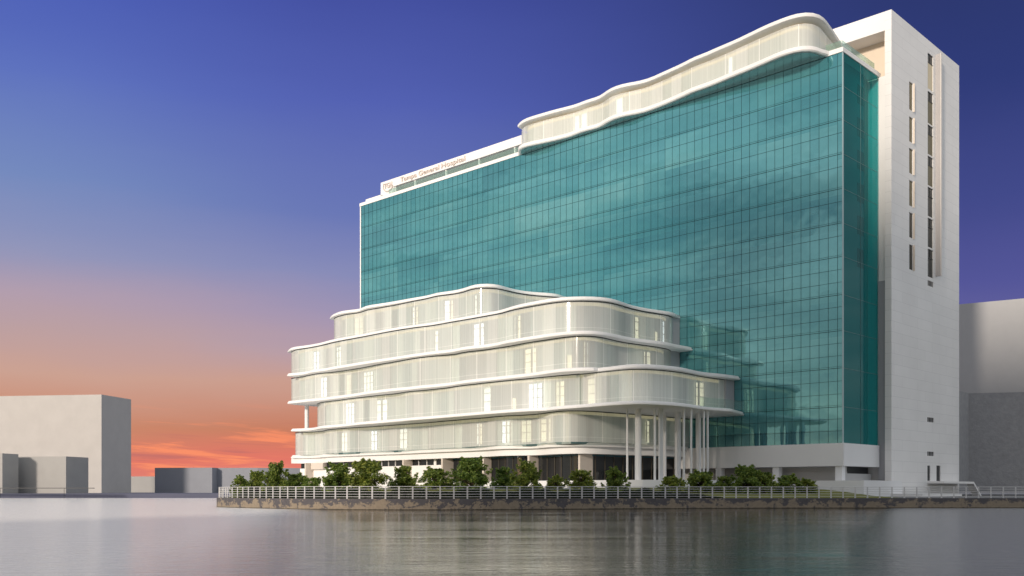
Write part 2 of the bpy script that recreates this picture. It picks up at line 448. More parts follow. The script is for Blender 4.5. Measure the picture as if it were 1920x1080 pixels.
def offset(line, d, closed=False):
    """shift a plan polyline to its left by d"""
    n = len(line); out = []
    for i in range(n):
        a = line[i - 1] if (i or closed) else line[i]; c = line[(i + 1) % n] if (i < n - 1 or closed) else line[i]
        b = line[i]
        def nrm(p, q):
            x, y = q[0] - p[0], q[1] - p[1]; l = math.hypot(x, y)
            return (-y / l, x / l) if l > 1e-9 else None
        n1, n2 = nrm(a, b), nrm(b, c)
        n1 = n1 or n2; n2 = n2 or n1
        mx, my = n1[0] + n2[0], n1[1] + n2[1]; l2 = (mx * mx + my * my)
        k = 2 / max(l2, .8)
        out.append((b[0] + mx * d * k, b[1] + my * d * k))
    return out
def clean(line, gap=.3):
    out = [line[0]]
    for p in line[1:]:
        if math.hypot(p[0] - out[-1][0], p[1] - out[-1][1]) > gap: out.append(p)
    return out
def arclen(line):
    d = [0.0]
    for a, b in zip(line, line[1:]): d.append(d[-1] + math.hypot(b[0] - a[0], b[1] - a[1]))
    return d
def cut(line, u0, u1, n=4):
    """piece of a polyline between two arc lengths"""
    d = arclen(line); res = []
    for k in range(n + 1):
        u = u0 + (u1 - u0) * k / n
        for i in range(len(d) - 1):
            if d[i] <= u <= d[i + 1] or i == len(d) - 2:
                f = (u - d[i]) / max(1e-6, d[i + 1] - d[i]); f = max(-.2, min(1.2, f))
                res.append((line[i][0] + (line[i + 1][0] - line[i][0]) * f, line[i][1] + (line[i + 1][1] - line[i][1]) * f)); break
    return res

CURVES = {  # plan outlines: metres along the facade from its right corner, metres out in front of it
 'slab5': [(83.35,-17.90),(82.45,-18.41),(81.51,-18.84),(80.54,-19.19),(79.54,-19.47),(78.52,-19.67),(77.49,-19.74),(76.46,-19.63),(75.46,-19.36),(74.46,-19.11),(73.43,-19.17),(72.44,-19.47),(71.44,-19.75),(70.42,-19.86),(69.39,-19.77),(68.36,-19.61),(67.33,-19.47),(66.31,-19.35),(65.28,-19.24),(64.24,-19.16),(63.21,-19.11),(62.17,-19.06),(61.14,-19.00),(60.11,-18.91),(59.07,-18.82),(58.04,-18.76),(57.00,-18.79),(55.98,-18.92),(54.94,-18.99),(53.92,-18.87),(52.90,-18.66),(51.88,-18.52),(50.84,-18.51),(49.81,-18.61),(48.79,-18.81),(47.79,-19.06),(46.76,-19.18),(45.75,-18.99),(44.89,-18.44),(44.29,-17.60),(44.12,-16.58),(44.23,-15.56),(44.41,-14.54),(44.56,-13.51),(44.61,-12.48),(44.53,-11.45),(44.31,-10.43),(43.96,-9.46),(43.51,-8.52),(43.02,-7.61),(42.60,-6.67),(42.44,-5.65),(42.57,-4.63),(42.85,-3.63)],
 'slab4': [(94.47,-18.96),(93.56,-19.43),(92.64,-19.85),(91.67,-20.18),(90.67,-20.36),(89.66,-20.34),(88.65,-20.22),(87.64,-20.11),(86.62,-20.03),(85.60,-19.99),(84.59,-20.02),(83.57,-20.09),(82.56,-20.20),(81.56,-20.38),(80.56,-20.56),(79.55,-20.72),(78.54,-20.84),(77.53,-20.93),(76.51,-20.97),(75.49,-20.96),(74.47,-20.95),(73.46,-20.95),(72.44,-20.96),(71.42,-20.98),(70.40,-20.99),(69.38,-21.01),(68.37,-21.06),(67.35,-21.11),(66.33,-21.16),(65.32,-21.21),(64.30,-21.25),(63.28,-21.28),(62.26,-21.30),(61.25,-21.28),(60.23,-21.20),(59.22,-21.08),(58.21,-20.96),(57.20,-20.83),(56.19,-20.71),(55.18,-20.59),(54.17,-20.50),(53.15,-20.47),(52.13,-20.47),(51.11,-20.48),(50.09,-20.49),(49.08,-20.50),(48.06,-20.50),(47.04,-20.50),(46.02,-20.52),(45.01,-20.56),(43.99,-20.61),(42.97,-20.63),(41.95,-20.62),(40.94,-20.64),(39.93,-20.77),(38.94,-21.03),(37.97,-21.31),(36.98,-21.58),(35.99,-21.81),(34.99,-21.98),(33.98,-22.07),(32.96,-22.11),(31.94,-22.13),(30.92,-22.14),(29.91,-22.10),(28.90,-21.98),(27.91,-21.74),(26.98,-21.32),(26.13,-20.77),(25.34,-20.12),(24.68,-19.35),(24.15,-18.48),(23.81,-17.53),(23.67,-16.52),(23.70,-15.51),(23.86,-14.50),(24.06,-13.50),(24.26,-12.51),(24.44,-11.50),(24.54,-10.49),(24.55,-9.47),(24.51,-8.46),(24.40,-7.44),(24.25,-6.44),(24.07,-5.44),(23.86,-4.44),(23.67,-3.44),(23.71,-2.43),(23.96,-1.44),(24.29,-0.48)],
 'slab3': [(89.98,-22.04),(89.00,-21.78),(88.00,-21.59),(86.99,-21.49),(85.98,-21.46),(84.97,-21.54),(83.98,-21.78),(83.00,-22.00),(81.99,-22.07),(80.97,-22.01),(79.97,-21.91),(78.95,-21.91),(77.94,-22.01),(76.94,-22.14),(75.93,-22.24),(74.92,-22.31),(73.91,-22.37),(72.89,-22.42),(71.88,-22.48),(70.87,-22.54),(69.85,-22.59),(68.84,-22.65),(67.83,-22.70),(66.82,-22.74),(65.80,-22.78),(64.79,-22.81),(63.78,-22.82),(62.76,-22.84),(61.75,-22.85),(60.73,-22.86),(59.72,-22.88),(58.71,-22.90),(57.69,-22.93),(56.68,-22.95),(55.66,-22.96),(54.65,-22.94),(53.64,-22.91),(52.62,-22.88),(51.61,-22.82),(50.60,-22.69),(49.60,-22.53),(48.60,-22.39),(47.59,-22.42),(46.59,-22.59),(45.59,-22.74),(44.57,-22.77),(43.57,-22.66),(42.57,-22.49),(41.56,-22.37),(40.55,-22.31),(39.54,-22.37),(38.54,-22.54),(37.56,-22.80),(36.58,-23.05),(35.57,-23.17),(34.56,-23.21),(33.54,-23.24),(32.53,-23.27),(31.52,-23.29),(30.50,-23.31),(29.49,-23.33),(28.47,-23.34),(27.46,-23.30),(26.46,-23.17),(25.48,-22.90),(24.56,-22.49),(23.74,-21.89),(23.11,-21.10),(22.76,-20.15),(22.65,-19.15),(22.65,-18.13),(22.69,-17.12),(22.75,-16.11),(22.83,-15.10),(22.91,-14.09),(22.93,-13.07),(22.83,-12.06),(22.66,-11.07),(22.45,-10.07),(22.24,-9.08),(22.09,-8.08),(22.00,-7.07),(21.98,-6.05),(22.05,-5.04),(22.18,-4.04)],
 'slab2a': [(90.65,-21.53),(89.63,-21.48),(88.60,-21.44),(87.58,-21.40),(86.56,-21.40),(85.54,-21.40),(84.51,-21.37),(83.49,-21.29),(82.47,-21.23),(81.45,-21.23),(80.43,-21.27),(79.41,-21.32),(78.39,-21.38),(77.37,-21.44),(76.35,-21.50),(75.32,-21.57),(74.30,-21.63),(73.28,-21.69),(72.26,-21.77),(71.25,-21.88),(70.24,-22.04),(69.23,-22.21),(68.22,-22.38),(67.21,-22.54),(66.19,-22.66),(65.17,-22.72),(64.15,-22.75),(63.13,-22.78),(62.11,-22.80),(61.08,-22.79),(60.06,-22.76),(59.05,-22.64),(58.04,-22.48),(57.01,-22.44),(55.99,-22.48),(54.97,-22.51),(53.95,-22.47),(52.93,-22.38),(51.91,-22.27),(50.89,-22.20),(49.87,-22.17),(48.85,-22.20),(47.83,-22.32),(46.83,-22.52),(45.83,-22.71),(44.81,-22.83),(43.79,-22.89),(42.77,-22.89),(41.74,-22.85),(40.72,-22.81),(39.70,-22.77),(38.68,-22.73),(37.66,-22.71),(36.63,-22.70),(35.61,-22.69),(34.59,-22.69),(33.57,-22.71),(32.54,-22.76),(31.53,-22.86),(30.51,-23.00),(29.50,-23.16),(28.49,-23.30),(27.47,-23.41),(26.45,-23.39),(25.45,-23.19),(24.50,-22.81),(23.61,-22.31)],
 'slab2b': [(25.21,-21.17),(24.15,-21.01),(23.10,-20.85),(22.04,-20.74),(20.97,-20.74),(19.91,-20.85),(18.84,-20.92),(17.78,-20.83),(16.80,-20.44),(16.07,-19.67),(15.58,-18.72),(15.22,-17.72),(14.97,-16.68),(14.80,-15.63),(14.68,-14.56),(14.67,-13.50),(14.79,-12.44),(14.96,-11.38),(15.12,-10.33),(15.27,-9.27),(15.36,-8.21),(15.32,-7.14),(15.15,-6.09),(14.89,-5.05),(14.71,-4.00),(14.64,-2.94),(14.59,-1.87)],
 'slab1a': [(88.80,-22.07),(87.85,-21.69),(86.87,-21.37),(85.86,-21.16),(84.84,-21.10),(83.82,-21.20),(82.83,-21.49),(81.87,-21.85),(80.91,-22.22),(79.94,-22.58),(78.96,-22.89),(77.95,-23.06),(76.92,-23.14),(75.90,-23.15),(74.87,-23.12),(73.84,-23.14),(72.82,-23.23),(71.79,-23.35),(70.78,-23.51),(69.77,-23.69),(68.76,-23.88),(67.74,-24.05),(66.72,-24.17),(65.69,-24.21),(64.67,-24.20),(63.64,-24.18),(62.61,-24.17),(61.58,-24.20),(60.55,-24.24),(59.53,-24.29),(58.50,-24.35),(57.47,-24.42),(56.45,-24.52),(55.43,-24.64),(54.41,-24.75),(53.38,-24.82),(52.35,-24.82),(51.32,-24.78),(50.30,-24.77),(49.27,-24.79),(48.24,-24.84),(47.21,-24.88),(46.19,-24.93),(45.16,-24.97),(44.13,-25.02),(43.10,-25.07),(42.08,-25.11),(41.05,-25.16),(40.02,-25.20),(38.99,-25.23),(37.97,-25.25),(36.94,-25.26),(35.91,-25.27),(34.88,-25.27),(33.85,-25.25),(32.83,-25.19),(31.80,-25.07),(30.79,-24.90),(29.79,-24.68),(28.80,-24.39)],
 'slab1b': [(30.40,-23.77),(29.37,-23.92),(28.36,-24.16),(27.36,-24.45),(26.35,-24.67),(25.32,-24.78),(24.28,-24.77),(23.24,-24.70),(22.20,-24.67),(21.17,-24.66),(20.13,-24.68),(19.09,-24.71),(18.05,-24.73),(17.02,-24.69),(15.99,-24.53),(15.00,-24.23),(14.10,-23.71),(13.43,-22.93),(12.98,-22.00),(12.65,-21.01),(12.40,-20.00),(12.24,-18.98),(12.15,-17.94),(12.12,-16.91),(12.17,-15.87),(12.29,-14.84),(12.43,-13.81),(12.54,-12.78),(12.59,-11.74),(12.56,-10.70),(12.45,-9.67),(12.29,-8.64),(12.13,-7.62),(11.97,-6.59)],
 'slab0': [(91.18,-20.48),(90.53,-19.70),(89.71,-19.09),(88.77,-18.69),(87.77,-18.51),(86.75,-18.47),(85.74,-18.61),(84.77,-18.92),(83.81,-19.29),(82.85,-19.64),(81.87,-19.91),(80.85,-20.00),(79.83,-20.03),(78.81,-20.04),(77.78,-20.05),(76.76,-20.05),(75.74,-20.05),(74.72,-20.05),(73.69,-20.04),(72.67,-20.02),(71.65,-19.99),(70.63,-19.96),(69.61,-19.93),(68.58,-19.90),(67.56,-19.87),(66.54,-19.82),(65.52,-19.76),(64.50,-19.70),(63.48,-19.68),(62.46,-19.74),(61.44,-19.84),(60.42,-19.95),(59.41,-20.07),(58.39,-20.18),(57.37,-20.27),(56.35,-20.34),(55.33,-20.38),(54.31,-20.42),(53.29,-20.46),(52.27,-20.50),(51.25,-20.53),(50.22,-20.53),(49.20,-20.53),(48.18,-20.52),(47.16,-20.52),(46.13,-20.54),(45.12,-20.62),(44.10,-20.75),(43.09,-20.91),(42.10,-21.14),(41.12,-21.45),(40.14,-21.73),(39.13,-21.87),(38.11,-21.84),(37.11,-21.63),(36.21,-21.16),(35.34,-20.62),(34.37,-20.33),(33.36,-20.45),(32.39,-20.77),(31.43,-21.13),(30.46,-21.44),(29.45,-21.59),(28.43,-21.60),(27.42,-21.48),(26.45,-21.16),(25.59,-20.62),(24.97,-19.81),(24.54,-18.88),(24.22,-17.91),(24.00,-16.91),(23.87,-15.90),(23.79,-14.88),(23.73,-13.86),(23.67,-12.84),(23.60,-11.82),(23.49,-10.80),(23.30,-9.80),(23.08,-8.80),(22.87,-7.80),(22.70,-6.79),(22.64,-5.77),(22.67,-4.75),(22.71,-3.73)],
 'glass5': [(81.64,-18.29),(80.64,-18.60),(79.63,-18.84),(78.60,-18.99),(77.57,-19.08),(76.53,-19.00),(75.52,-18.78),(74.49,-18.62),(73.46,-18.73),(72.45,-18.99),(71.43,-19.18),(70.39,-19.16),(69.35,-19.07),(68.32,-18.98),(67.28,-18.91),(66.24,-18.85),(65.20,-18.80),(64.16,-18.77),(63.12,-18.79),(62.08,-18.83),(61.04,-18.86),(60.00,-18.86),(58.96,-18.82),(57.92,-18.79),(56.89,-18.87),(55.85,-19.00),(54.82,-19.01),(53.79,-18.83),(52.79,-18.55),(51.77,-18.36),(50.73,-18.33),(49.69,-18.42),(48.68,-18.64),(47.66,-18.87),(46.63,-18.85),(45.70,-18.41),(44.98,-17.68),(44.52,-16.75),(44.41,-15.72),(44.48,-14.68),(44.58,-13.64),(44.63,-12.60),(44.55,-11.57),(44.38,-10.54),(44.09,-9.54),(43.71,-8.58),(43.29,-7.63),(42.85,-6.68),(42.40,-5.74)],
 'glass4': [(92.94,-19.22),(91.99,-19.58),(91.03,-19.92),(90.04,-20.15),(89.03,-20.16),(88.01,-20.05),(87.00,-19.96),(85.99,-19.95),(84.97,-20.00),(83.96,-20.06),(82.94,-20.14),(81.93,-20.26),(80.93,-20.41),(79.92,-20.56),(78.92,-20.71),(77.91,-20.82),(76.89,-20.90),(75.88,-20.96),(74.86,-21.02),(73.85,-21.06),(72.83,-21.09),(71.82,-21.11),(70.80,-21.13),(69.78,-21.16),(68.77,-21.20),(67.75,-21.26),(66.74,-21.32),(65.72,-21.38),(64.71,-21.43),(63.69,-21.47),(62.67,-21.48),(61.66,-21.48),(60.64,-21.46),(59.63,-21.42),(58.61,-21.37),(57.60,-21.30),(56.59,-21.15),(55.59,-20.97),(54.59,-20.79),(53.58,-20.70),(52.56,-20.69),(51.55,-20.72),(50.53,-20.75),(49.51,-20.77),(48.50,-20.77),(47.48,-20.75),(46.46,-20.74),(45.45,-20.73),(44.43,-20.75),(43.42,-20.78),(42.40,-20.80),(41.38,-20.81),(40.37,-20.82),(39.35,-20.90),(38.36,-21.12),(37.38,-21.37),(36.38,-21.55),(35.37,-21.66),(34.35,-21.70),(33.34,-21.71),(32.32,-21.71),(31.30,-21.71),(30.29,-21.67),(29.27,-21.59),(28.28,-21.37),(27.34,-21.00),(26.47,-20.47),(25.70,-19.81),(25.04,-19.04),(24.51,-18.17),(24.15,-17.22),(24.00,-16.22),(23.99,-15.20),(24.09,-14.19),(24.25,-13.19),(24.40,-12.18),(24.52,-11.17),(24.58,-10.16),(24.59,-9.14),(24.56,-8.13),(24.44,-7.12),(24.28,-6.11),(24.12,-5.11),(23.98,-4.10),(24.01,-3.09),(24.25,-2.11),(24.59,-1.15)],
 'glass3': [(92.22,-19.70),(91.21,-19.81),(90.20,-19.91),(89.19,-20.03),(88.18,-20.16),(87.17,-20.29),(86.16,-20.43),(85.15,-20.57),(84.15,-20.73),(83.14,-20.86),(82.12,-20.87),(81.12,-20.72),(80.12,-20.52),(79.12,-20.35),(78.10,-20.29),(77.09,-20.28),(76.07,-20.30),(75.05,-20.32),(74.04,-20.34),(73.02,-20.40),(72.01,-20.49),(70.99,-20.59),(69.98,-20.70),(68.97,-20.84),(67.97,-21.00),(66.97,-21.17),(65.96,-21.32),(64.95,-21.43),(63.93,-21.51),(62.92,-21.58),(61.91,-21.66),(60.89,-21.75),(59.88,-21.85),(58.87,-21.96),(57.85,-22.06),(56.84,-22.14),(55.82,-22.15),(54.81,-22.12),(53.79,-22.06),(52.78,-21.96),(51.78,-21.76),(50.81,-21.47),(49.82,-21.21),(48.81,-21.12),(47.80,-21.22),(46.80,-21.42),(45.80,-21.54),(44.78,-21.49),(43.77,-21.36),(42.76,-21.24),(41.75,-21.20),(40.73,-21.22),(39.71,-21.25),(38.69,-21.28),(37.68,-21.34),(36.67,-21.48),(35.67,-21.64),(34.66,-21.81),(33.65,-21.93),(32.64,-21.99),(31.62,-22.03),(30.60,-22.06),(29.59,-22.09),(28.57,-22.11),(27.55,-22.12),(26.54,-22.05),(25.55,-21.82),(24.67,-21.33),(24.02,-20.55),(23.69,-19.60),(23.63,-18.58),(23.73,-17.57),(23.86,-16.56),(23.99,-15.55),(24.10,-14.54),(24.15,-13.53),(24.10,-12.51),(24.01,-11.50),(23.90,-10.49),(23.78,-9.48),(23.66,-8.46),(23.56,-7.45),(23.49,-6.44),(23.48,-5.42),(23.61,-4.41),(23.86,-3.43),(24.24,-2.48),(24.68,-1.57)],
 'glass2a': [(86.48,-18.26),(85.56,-18.70),(84.63,-19.13),(83.69,-19.53),(82.69,-19.77),(81.67,-19.85),(80.65,-19.88),(79.63,-19.92),(78.61,-19.99),(77.59,-20.08),(76.57,-20.17),(75.55,-20.27),(74.53,-20.36),(73.51,-20.44),(72.48,-20.49),(71.46,-20.54),(70.44,-20.58),(69.41,-20.61),(68.39,-20.64),(67.37,-20.63),(66.34,-20.61),(65.32,-20.58),(64.30,-20.54),(63.27,-20.53),(62.25,-20.58),(61.24,-20.76),(60.25,-20.99),(59.24,-21.17),(58.22,-21.20),(57.20,-21.10),(56.18,-20.97),(55.16,-20.88),(54.14,-20.86),(53.12,-20.87),(52.09,-20.89),(51.07,-20.92),(50.05,-21.00),(49.04,-21.17),(48.04,-21.38),(47.02,-21.53),(46.00,-21.61),(44.98,-21.65),(43.96,-21.69),(42.93,-21.71),(41.91,-21.72),(40.89,-21.72),(39.86,-21.73),(38.84,-21.73),(37.82,-21.72),(36.79,-21.67),(35.77,-21.59),(34.75,-21.49),(33.73,-21.43),(32.71,-21.39),(31.68,-21.35),(30.66,-21.31),(29.64,-21.27),(28.62,-21.18),(27.61,-21.03),(26.59,-20.87),(25.58,-20.73)],
 'glass2b': [(26.45,-20.43),(25.41,-20.49),(24.36,-20.51),(23.31,-20.50),(22.26,-20.47),(21.22,-20.45),(20.17,-20.44),(19.12,-20.38),(18.10,-20.17),(17.18,-19.70),(16.49,-18.92),(16.05,-17.97),(15.74,-16.97),(15.52,-15.94),(15.38,-14.91),(15.28,-13.86),(15.27,-12.82),(15.33,-11.77),(15.42,-10.73),(15.54,-9.68),(15.70,-8.65),(15.83,-7.61),(15.89,-6.56),(15.87,-5.52),(15.80,-4.47),(15.68,-3.43),(15.68,-2.38),(15.80,-1.34)],
 'glass1': [(91.54,-19.30),(90.52,-19.41),(89.51,-19.51),(88.49,-19.46),(87.51,-19.16),(86.53,-18.90),(85.51,-18.88),(84.50,-19.02),(83.51,-19.26),(82.56,-19.63),(81.64,-20.07),(80.72,-20.52),(79.76,-20.88),(78.76,-21.06),(77.74,-21.13),(76.72,-21.17),(75.70,-21.21),(74.68,-21.23),(73.66,-21.20),(72.64,-21.10),(71.62,-20.98),(70.61,-20.89),(69.59,-20.83),(68.57,-20.78),(67.55,-20.72),(66.52,-20.70),(65.50,-20.71),(64.48,-20.74),(63.46,-20.78),(62.44,-20.81),(61.42,-20.81),(60.40,-20.79),(59.37,-20.76),(58.35,-20.73),(57.33,-20.71),(56.31,-20.74),(55.29,-20.81),(54.27,-20.90),(53.26,-20.99),(52.24,-21.08),(51.22,-21.16),(50.20,-21.25),(49.18,-21.34),(48.17,-21.42),(47.15,-21.51),(46.13,-21.59),(45.11,-21.67),(44.09,-21.72),(43.07,-21.73),(42.05,-21.76),(41.04,-21.90),(40.04,-22.14),(39.03,-22.29),(38.01,-22.30),(37.00,-22.21),(36.00,-22.00),(35.02,-21.72),(34.01,-21.53),(32.99,-21.51),(31.98,-21.63),(31.00,-21.92),(30.05,-22.29),(29.09,-22.64),(28.11,-22.93),(27.11,-23.14),(26.10,-23.06),(25.21,-22.59),(24.57,-21.81),(24.21,-20.85),(23.95,-19.86),(23.78,-18.86),(23.66,-17.84),(23.57,-16.82),(23.47,-15.81),(23.34,-14.79),(23.18,-13.78),(23.05,-12.77),(22.97,-11.75),(22.87,-10.74),(22.77,-9.72),(22.69,-8.70),(22.68,-7.68),(22.70,-6.66),(22.73,-5.64),(22.74,-4.61)],
 'canopy': [(55.97,0.29),(55.41,-0.57),(54.78,-1.39),(54.00,-2.04),(53.04,-2.38),(52.02,-2.40),(51.00,-2.24),(50.01,-2.00),(49.01,-1.77),(48.00,-1.56),(47.00,-1.37),(45.98,-1.21),(44.96,-1.09),(43.94,-1.05),(42.92,-1.14),(41.90,-1.25),(40.87,-1.22),(39.86,-1.08),(38.84,-0.98),(37.83,-1.15),(36.87,-1.50),(35.89,-1.81),(34.88,-2.00),(33.86,-2.03),(32.84,-1.89),(31.86,-1.61),(30.87,-1.33),(29.86,-1.15),(28.84,-1.15),(27.81,-1.23),(26.79,-1.34),(25.78,-1.48),(24.76,-1.64),(23.75,-1.82),(22.75,-2.01),(21.74,-2.22),(20.74,-2.42),(19.71,-2.47),(18.69,-2.49),(17.66,-2.57),(16.65,-2.69),(15.63,-2.84),(14.62,-3.00),(13.60,-3.15),(12.58,-3.28),(11.57,-3.41),(10.55,-3.55),(9.54,-3.72),(8.53,-3.90),(7.52,-4.09),(6.50,-4.23),(5.48,-4.26),(4.46,-4.14),(3.51,-3.77),(2.75,-3.09),(2.30,-2.18),(2.11,-1.18),(2.10,-0.15)],
 'roof': [(55.19,-1.06),(54.29,-1.56),(53.34,-1.92),(52.34,-2.11),(51.32,-2.12),(50.30,-2.05),(49.28,-1.96),(48.26,-1.87),(47.25,-1.76),(46.23,-1.61),(45.23,-1.43),(44.22,-1.26),(43.21,-1.13),(42.19,-1.12),(41.17,-1.19),(40.14,-1.17),(39.13,-1.09),(38.11,-1.16),(37.14,-1.47),(36.18,-1.84),(35.20,-2.13),(34.19,-2.24),(33.17,-2.17),(32.18,-1.94),(31.21,-1.61),(30.23,-1.33),(29.22,-1.20),(28.20,-1.25),(27.18,-1.39),(26.17,-1.54),(25.16,-1.68),(24.15,-1.83),(23.14,-1.99),(22.13,-2.18),(21.14,-2.42),(20.13,-2.60),(19.12,-2.66),(18.10,-2.73),(17.08,-2.87),(16.07,-3.00),(15.05,-3.10),(14.04,-3.21),(13.02,-3.35),(12.02,-3.53),(11.01,-3.72),(10.01,-3.92),(9.00,-4.11),(7.99,-4.25),(6.97,-4.34),(5.95,-4.40),(4.93,-4.38),(3.93,-4.21),(3.03,-3.74),(2.38,-2.96),(2.06,-1.99),(2.02,-0.98),(2.14,0.04),(2.33,1.04),(2.52,2.05),(2.71,3.05),(2.92,4.05),(3.12,5.05),(3.33,6.06),(3.53,7.06)],
 'veil': [(54.91,-0.43),(54.10,-1.06),(53.17,-1.49),(52.15,-1.63),(51.12,-1.59),(50.10,-1.50),(49.08,-1.37),(48.06,-1.24),(47.04,-1.10),(46.02,-0.95),(45.01,-0.78),(43.99,-0.63),(42.96,-0.58),(41.93,-0.61),(40.90,-0.63),(39.88,-0.57),(38.85,-0.50),(37.83,-0.63),(36.88,-1.00),(35.91,-1.36),(34.91,-1.58),(33.88,-1.57),(32.88,-1.34),(31.89,-1.07),(30.88,-0.87),(29.86,-0.77),(28.83,-0.76),(27.80,-0.85),(26.78,-0.98),(25.76,-1.12),(24.75,-1.28),(23.73,-1.44),(22.71,-1.61),(21.70,-1.78),(20.68,-1.94),(19.66,-2.03),(18.63,-2.05),(17.60,-2.12),(16.58,-2.24),(15.56,-2.37),(14.54,-2.51),(13.52,-2.67),(12.51,-2.83),(11.49,-3.00),(10.48,-3.17),(9.46,-3.33),(8.44,-3.47),(7.42,-3.60),(6.40,-3.70),(5.37,-3.72),(4.36,-3.55),(3.47,-3.05),(2.90,-2.21),(2.70,-1.21),(2.74,-0.18),(2.88,0.84),(3.04,1.86),(3.21,2.87),(3.39,3.89),(3.58,4.90),(3.76,5.91)],
}
LIT_SPOTS = {
 'glass5': [(5.5,7.4,'d'),(20.0,20.6,'w'),(20.9,21.4,'y'),(27.7,28.7,'b'),(28.9,29.3,'y'),(33.9,34.6,'w')],
 'glass4': [(6.5,8.3,'b'),(14.0,15.7,'w'),(38.9,39.6,'w'),(47.1,48.3,'b'),(48.5,49.2,'b'),(55.5,55.9,'w'),(56.4,57.1,'y'),(79.3,80.2,'y'),(83.2,83.9,'h'),(85.1,86.0,'b')],
 'glass3': [(9.0,10.9,'b'),(15.5,16.9,'d'),(20.3,23.2,'w'),(57.3,58.7,'y'),(58.9,59.8,'y'),(65.3,66.3,'h'),(68.4,68.8,'d'),(69.1,69.4,'w'),(81.4,81.8,'y'),(82.0,82.9,'y')],
 'glass2a': [(9.5,12.2,'b'),(18.4,19.6,'w'),(19.8,21.1,'w'),(43.8,45.3,'w'),(49.4,50.2,'h'),(52.3,54.7,'b'),(57.0,57.7,'d'),(57.7,58.5,'y')],
 'glass2b': [(0.3,0.9,'y'),(1.1,2.5,'y'),(22.1,22.8,'y'),(23.0,24.1,'y')],
 'glass1': [(15.0,16.8,'w'),(22.5,24.0,'b'),(29.5,31.4,'w'),(47.5,48.0,'w'),(48.2,48.7,'y'),(53.1,54.0,'b'),(54.1,54.8,'w'),(56.7,58.2,'d'),(59.7,60.9,'y'),(61.2,62.0,'y'),(81.4,82.1,'y')],
}
# ------------------------------------------------------------------ the hospital
# its own axes: x runs to the right along the teal front, y runs back into the building, metres
HX, HY, HROT = 41.5, 125.0, math.atan2(-.6921, .7218)
hospital = empty('hospital_building', (HX, HY, 0), HROT)
tag(hospital, 'large hospital with teal glass tower, white side wall and curving white tiered podium', 'building')
T = lambda t, s, z=None: (-t, s) if z is None else (-t, s, z)
TS = lambda p: (-p[0], p[1], p[2])
PL = {k: [(-a, b) for a, b in v] for k, v in CURVES.items()}

# --- glass tower: front panes and grid
Z0, Z1, LEN = 7.74, 56.8, 98.0
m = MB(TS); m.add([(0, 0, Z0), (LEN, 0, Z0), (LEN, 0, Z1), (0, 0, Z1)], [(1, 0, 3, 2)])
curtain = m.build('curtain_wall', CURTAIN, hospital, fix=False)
m = MB(TS)
t = .65
ts = [0.02]
while t < LEN: ts.append(t); t += 1.25
ts.append(LEN - .02)
for t in ts: m.box(t - .019, t + .019, -.026, -.004, Z0, Z1)
floors = [7.74, 12.28, 17.16, 21.85, 26.37, 31.16, 35.38, 39.70, 44.06, 48.34, 52.57, 56.80]
for i, z in enumerate(floors[:-1]):
    nz = floors[i + 1]
    subs = [z + (nz - z) / 3, z + (nz - z) * 2 / 3] if i < 5 else [nz - 1.6]
    for q in subs: m.box(0, LEN, -.022, -.006, q - .020, q + .020)
    if i:
        m.box(0, LEN, -.024, -.008, z - .028, z + .028)
        m.box(0, LEN, -.020, -.01, z + .20, z + .225)
m.build('mullion_grid', simple('teal_black_mullion', (.012, .036, .042), .6, spec=.1), curtain)

# --- glass end of the tower and what is seen through it
m = MB(TS); m.add([(0, .05, Z0), (0, 10.3, Z0), (0, 10.3, Z1), (0, .05, Z1)], [(0, 1, 2, 3)])
side = m.build('side_glass', SIDEGLASS, hospital, fix=False)
m = MB(TS)
for z in floors[1:-1]: m.box(-.03, -.005, .1, 10.2, z - .025, z + .025)
m.box(-.05, .0, 5.1, 5.14, Z0, Z1)
m.build('mullion_grid', simple('side_mullion', (.10, .20, .20), .4), side)
m = MB(TS); m.box(-.06, .03, -.05, .22, Z0 - .02, Z1 - .01)
m.build('corner_post', simple('corner_post', (.34, .46, .48), .35, spec=.5), hospital)
m = MB(TS); m.box(1.1, 1.5, 2.5, 8.9, Z0, Z1)
for z in floors[:-1]: pass
inn = m.build('stair_wall', simple('stair_wall', (.07, .22, .23), .8), hospital)
m = MB(TS)
m.box(1.6, 2.0, .5, 2.5, Z0, Z1); m.box(1.6, 2.0, 8.9, 10.9, Z0, Z1)
m.build('pale_wall', simple('pale_inner_wall', (.30, .36, .33), .8), hospital)
for z in (52.6, 48.3, 44.0, 39.7, 35.4, 31.1):
    m = MB(TS); m.box(1.06, 1.12, 6.6, 8.5, z, z + 2.45)
    m.build('opening', simple('dark_opening', (.012, .03, .032), .3), inn)

# --- body behind, roof deck, left flank
m = MB(TS)
m.box(-.95, LEN - .1, 11.0, 34.2, 2.0, Z1 - .02)
m.build('rear_block', WHITE, hospital)
m = MB(TS)
m.box(LEN + .02, LEN + .35, .0, 11.2, 5, Z1 + .02)
m.build('left_edge_wall', WHITE, hospital)
m = MB(TS)
m.box(-.12, LEN + .32, -.14, 11.0, Z1 + .03, Z1 + .62)
m.build('roof_edge', WHITE, hospital)
for bx in ((56.4, LEN - 8, .35, .41), (.3, 2.4, .3, .36), (.2, .26, .4, 9.8)):
    m = MB(TS); m.box(*bx, Z1 + .62, Z1 + 1.68)
    m.build('roof_balustrade', BALUSTRADE, hospital)
for bx in ((94.0, 98.6, 1.6, 2.4, Z1 + .62, 58.6), (60, 94, 4.5, 5.0, Z1 + .62, 58.2)):
    m = MB(TS); m.box(*bx)
    m.build('terrace_wall', WHITE, hospital)

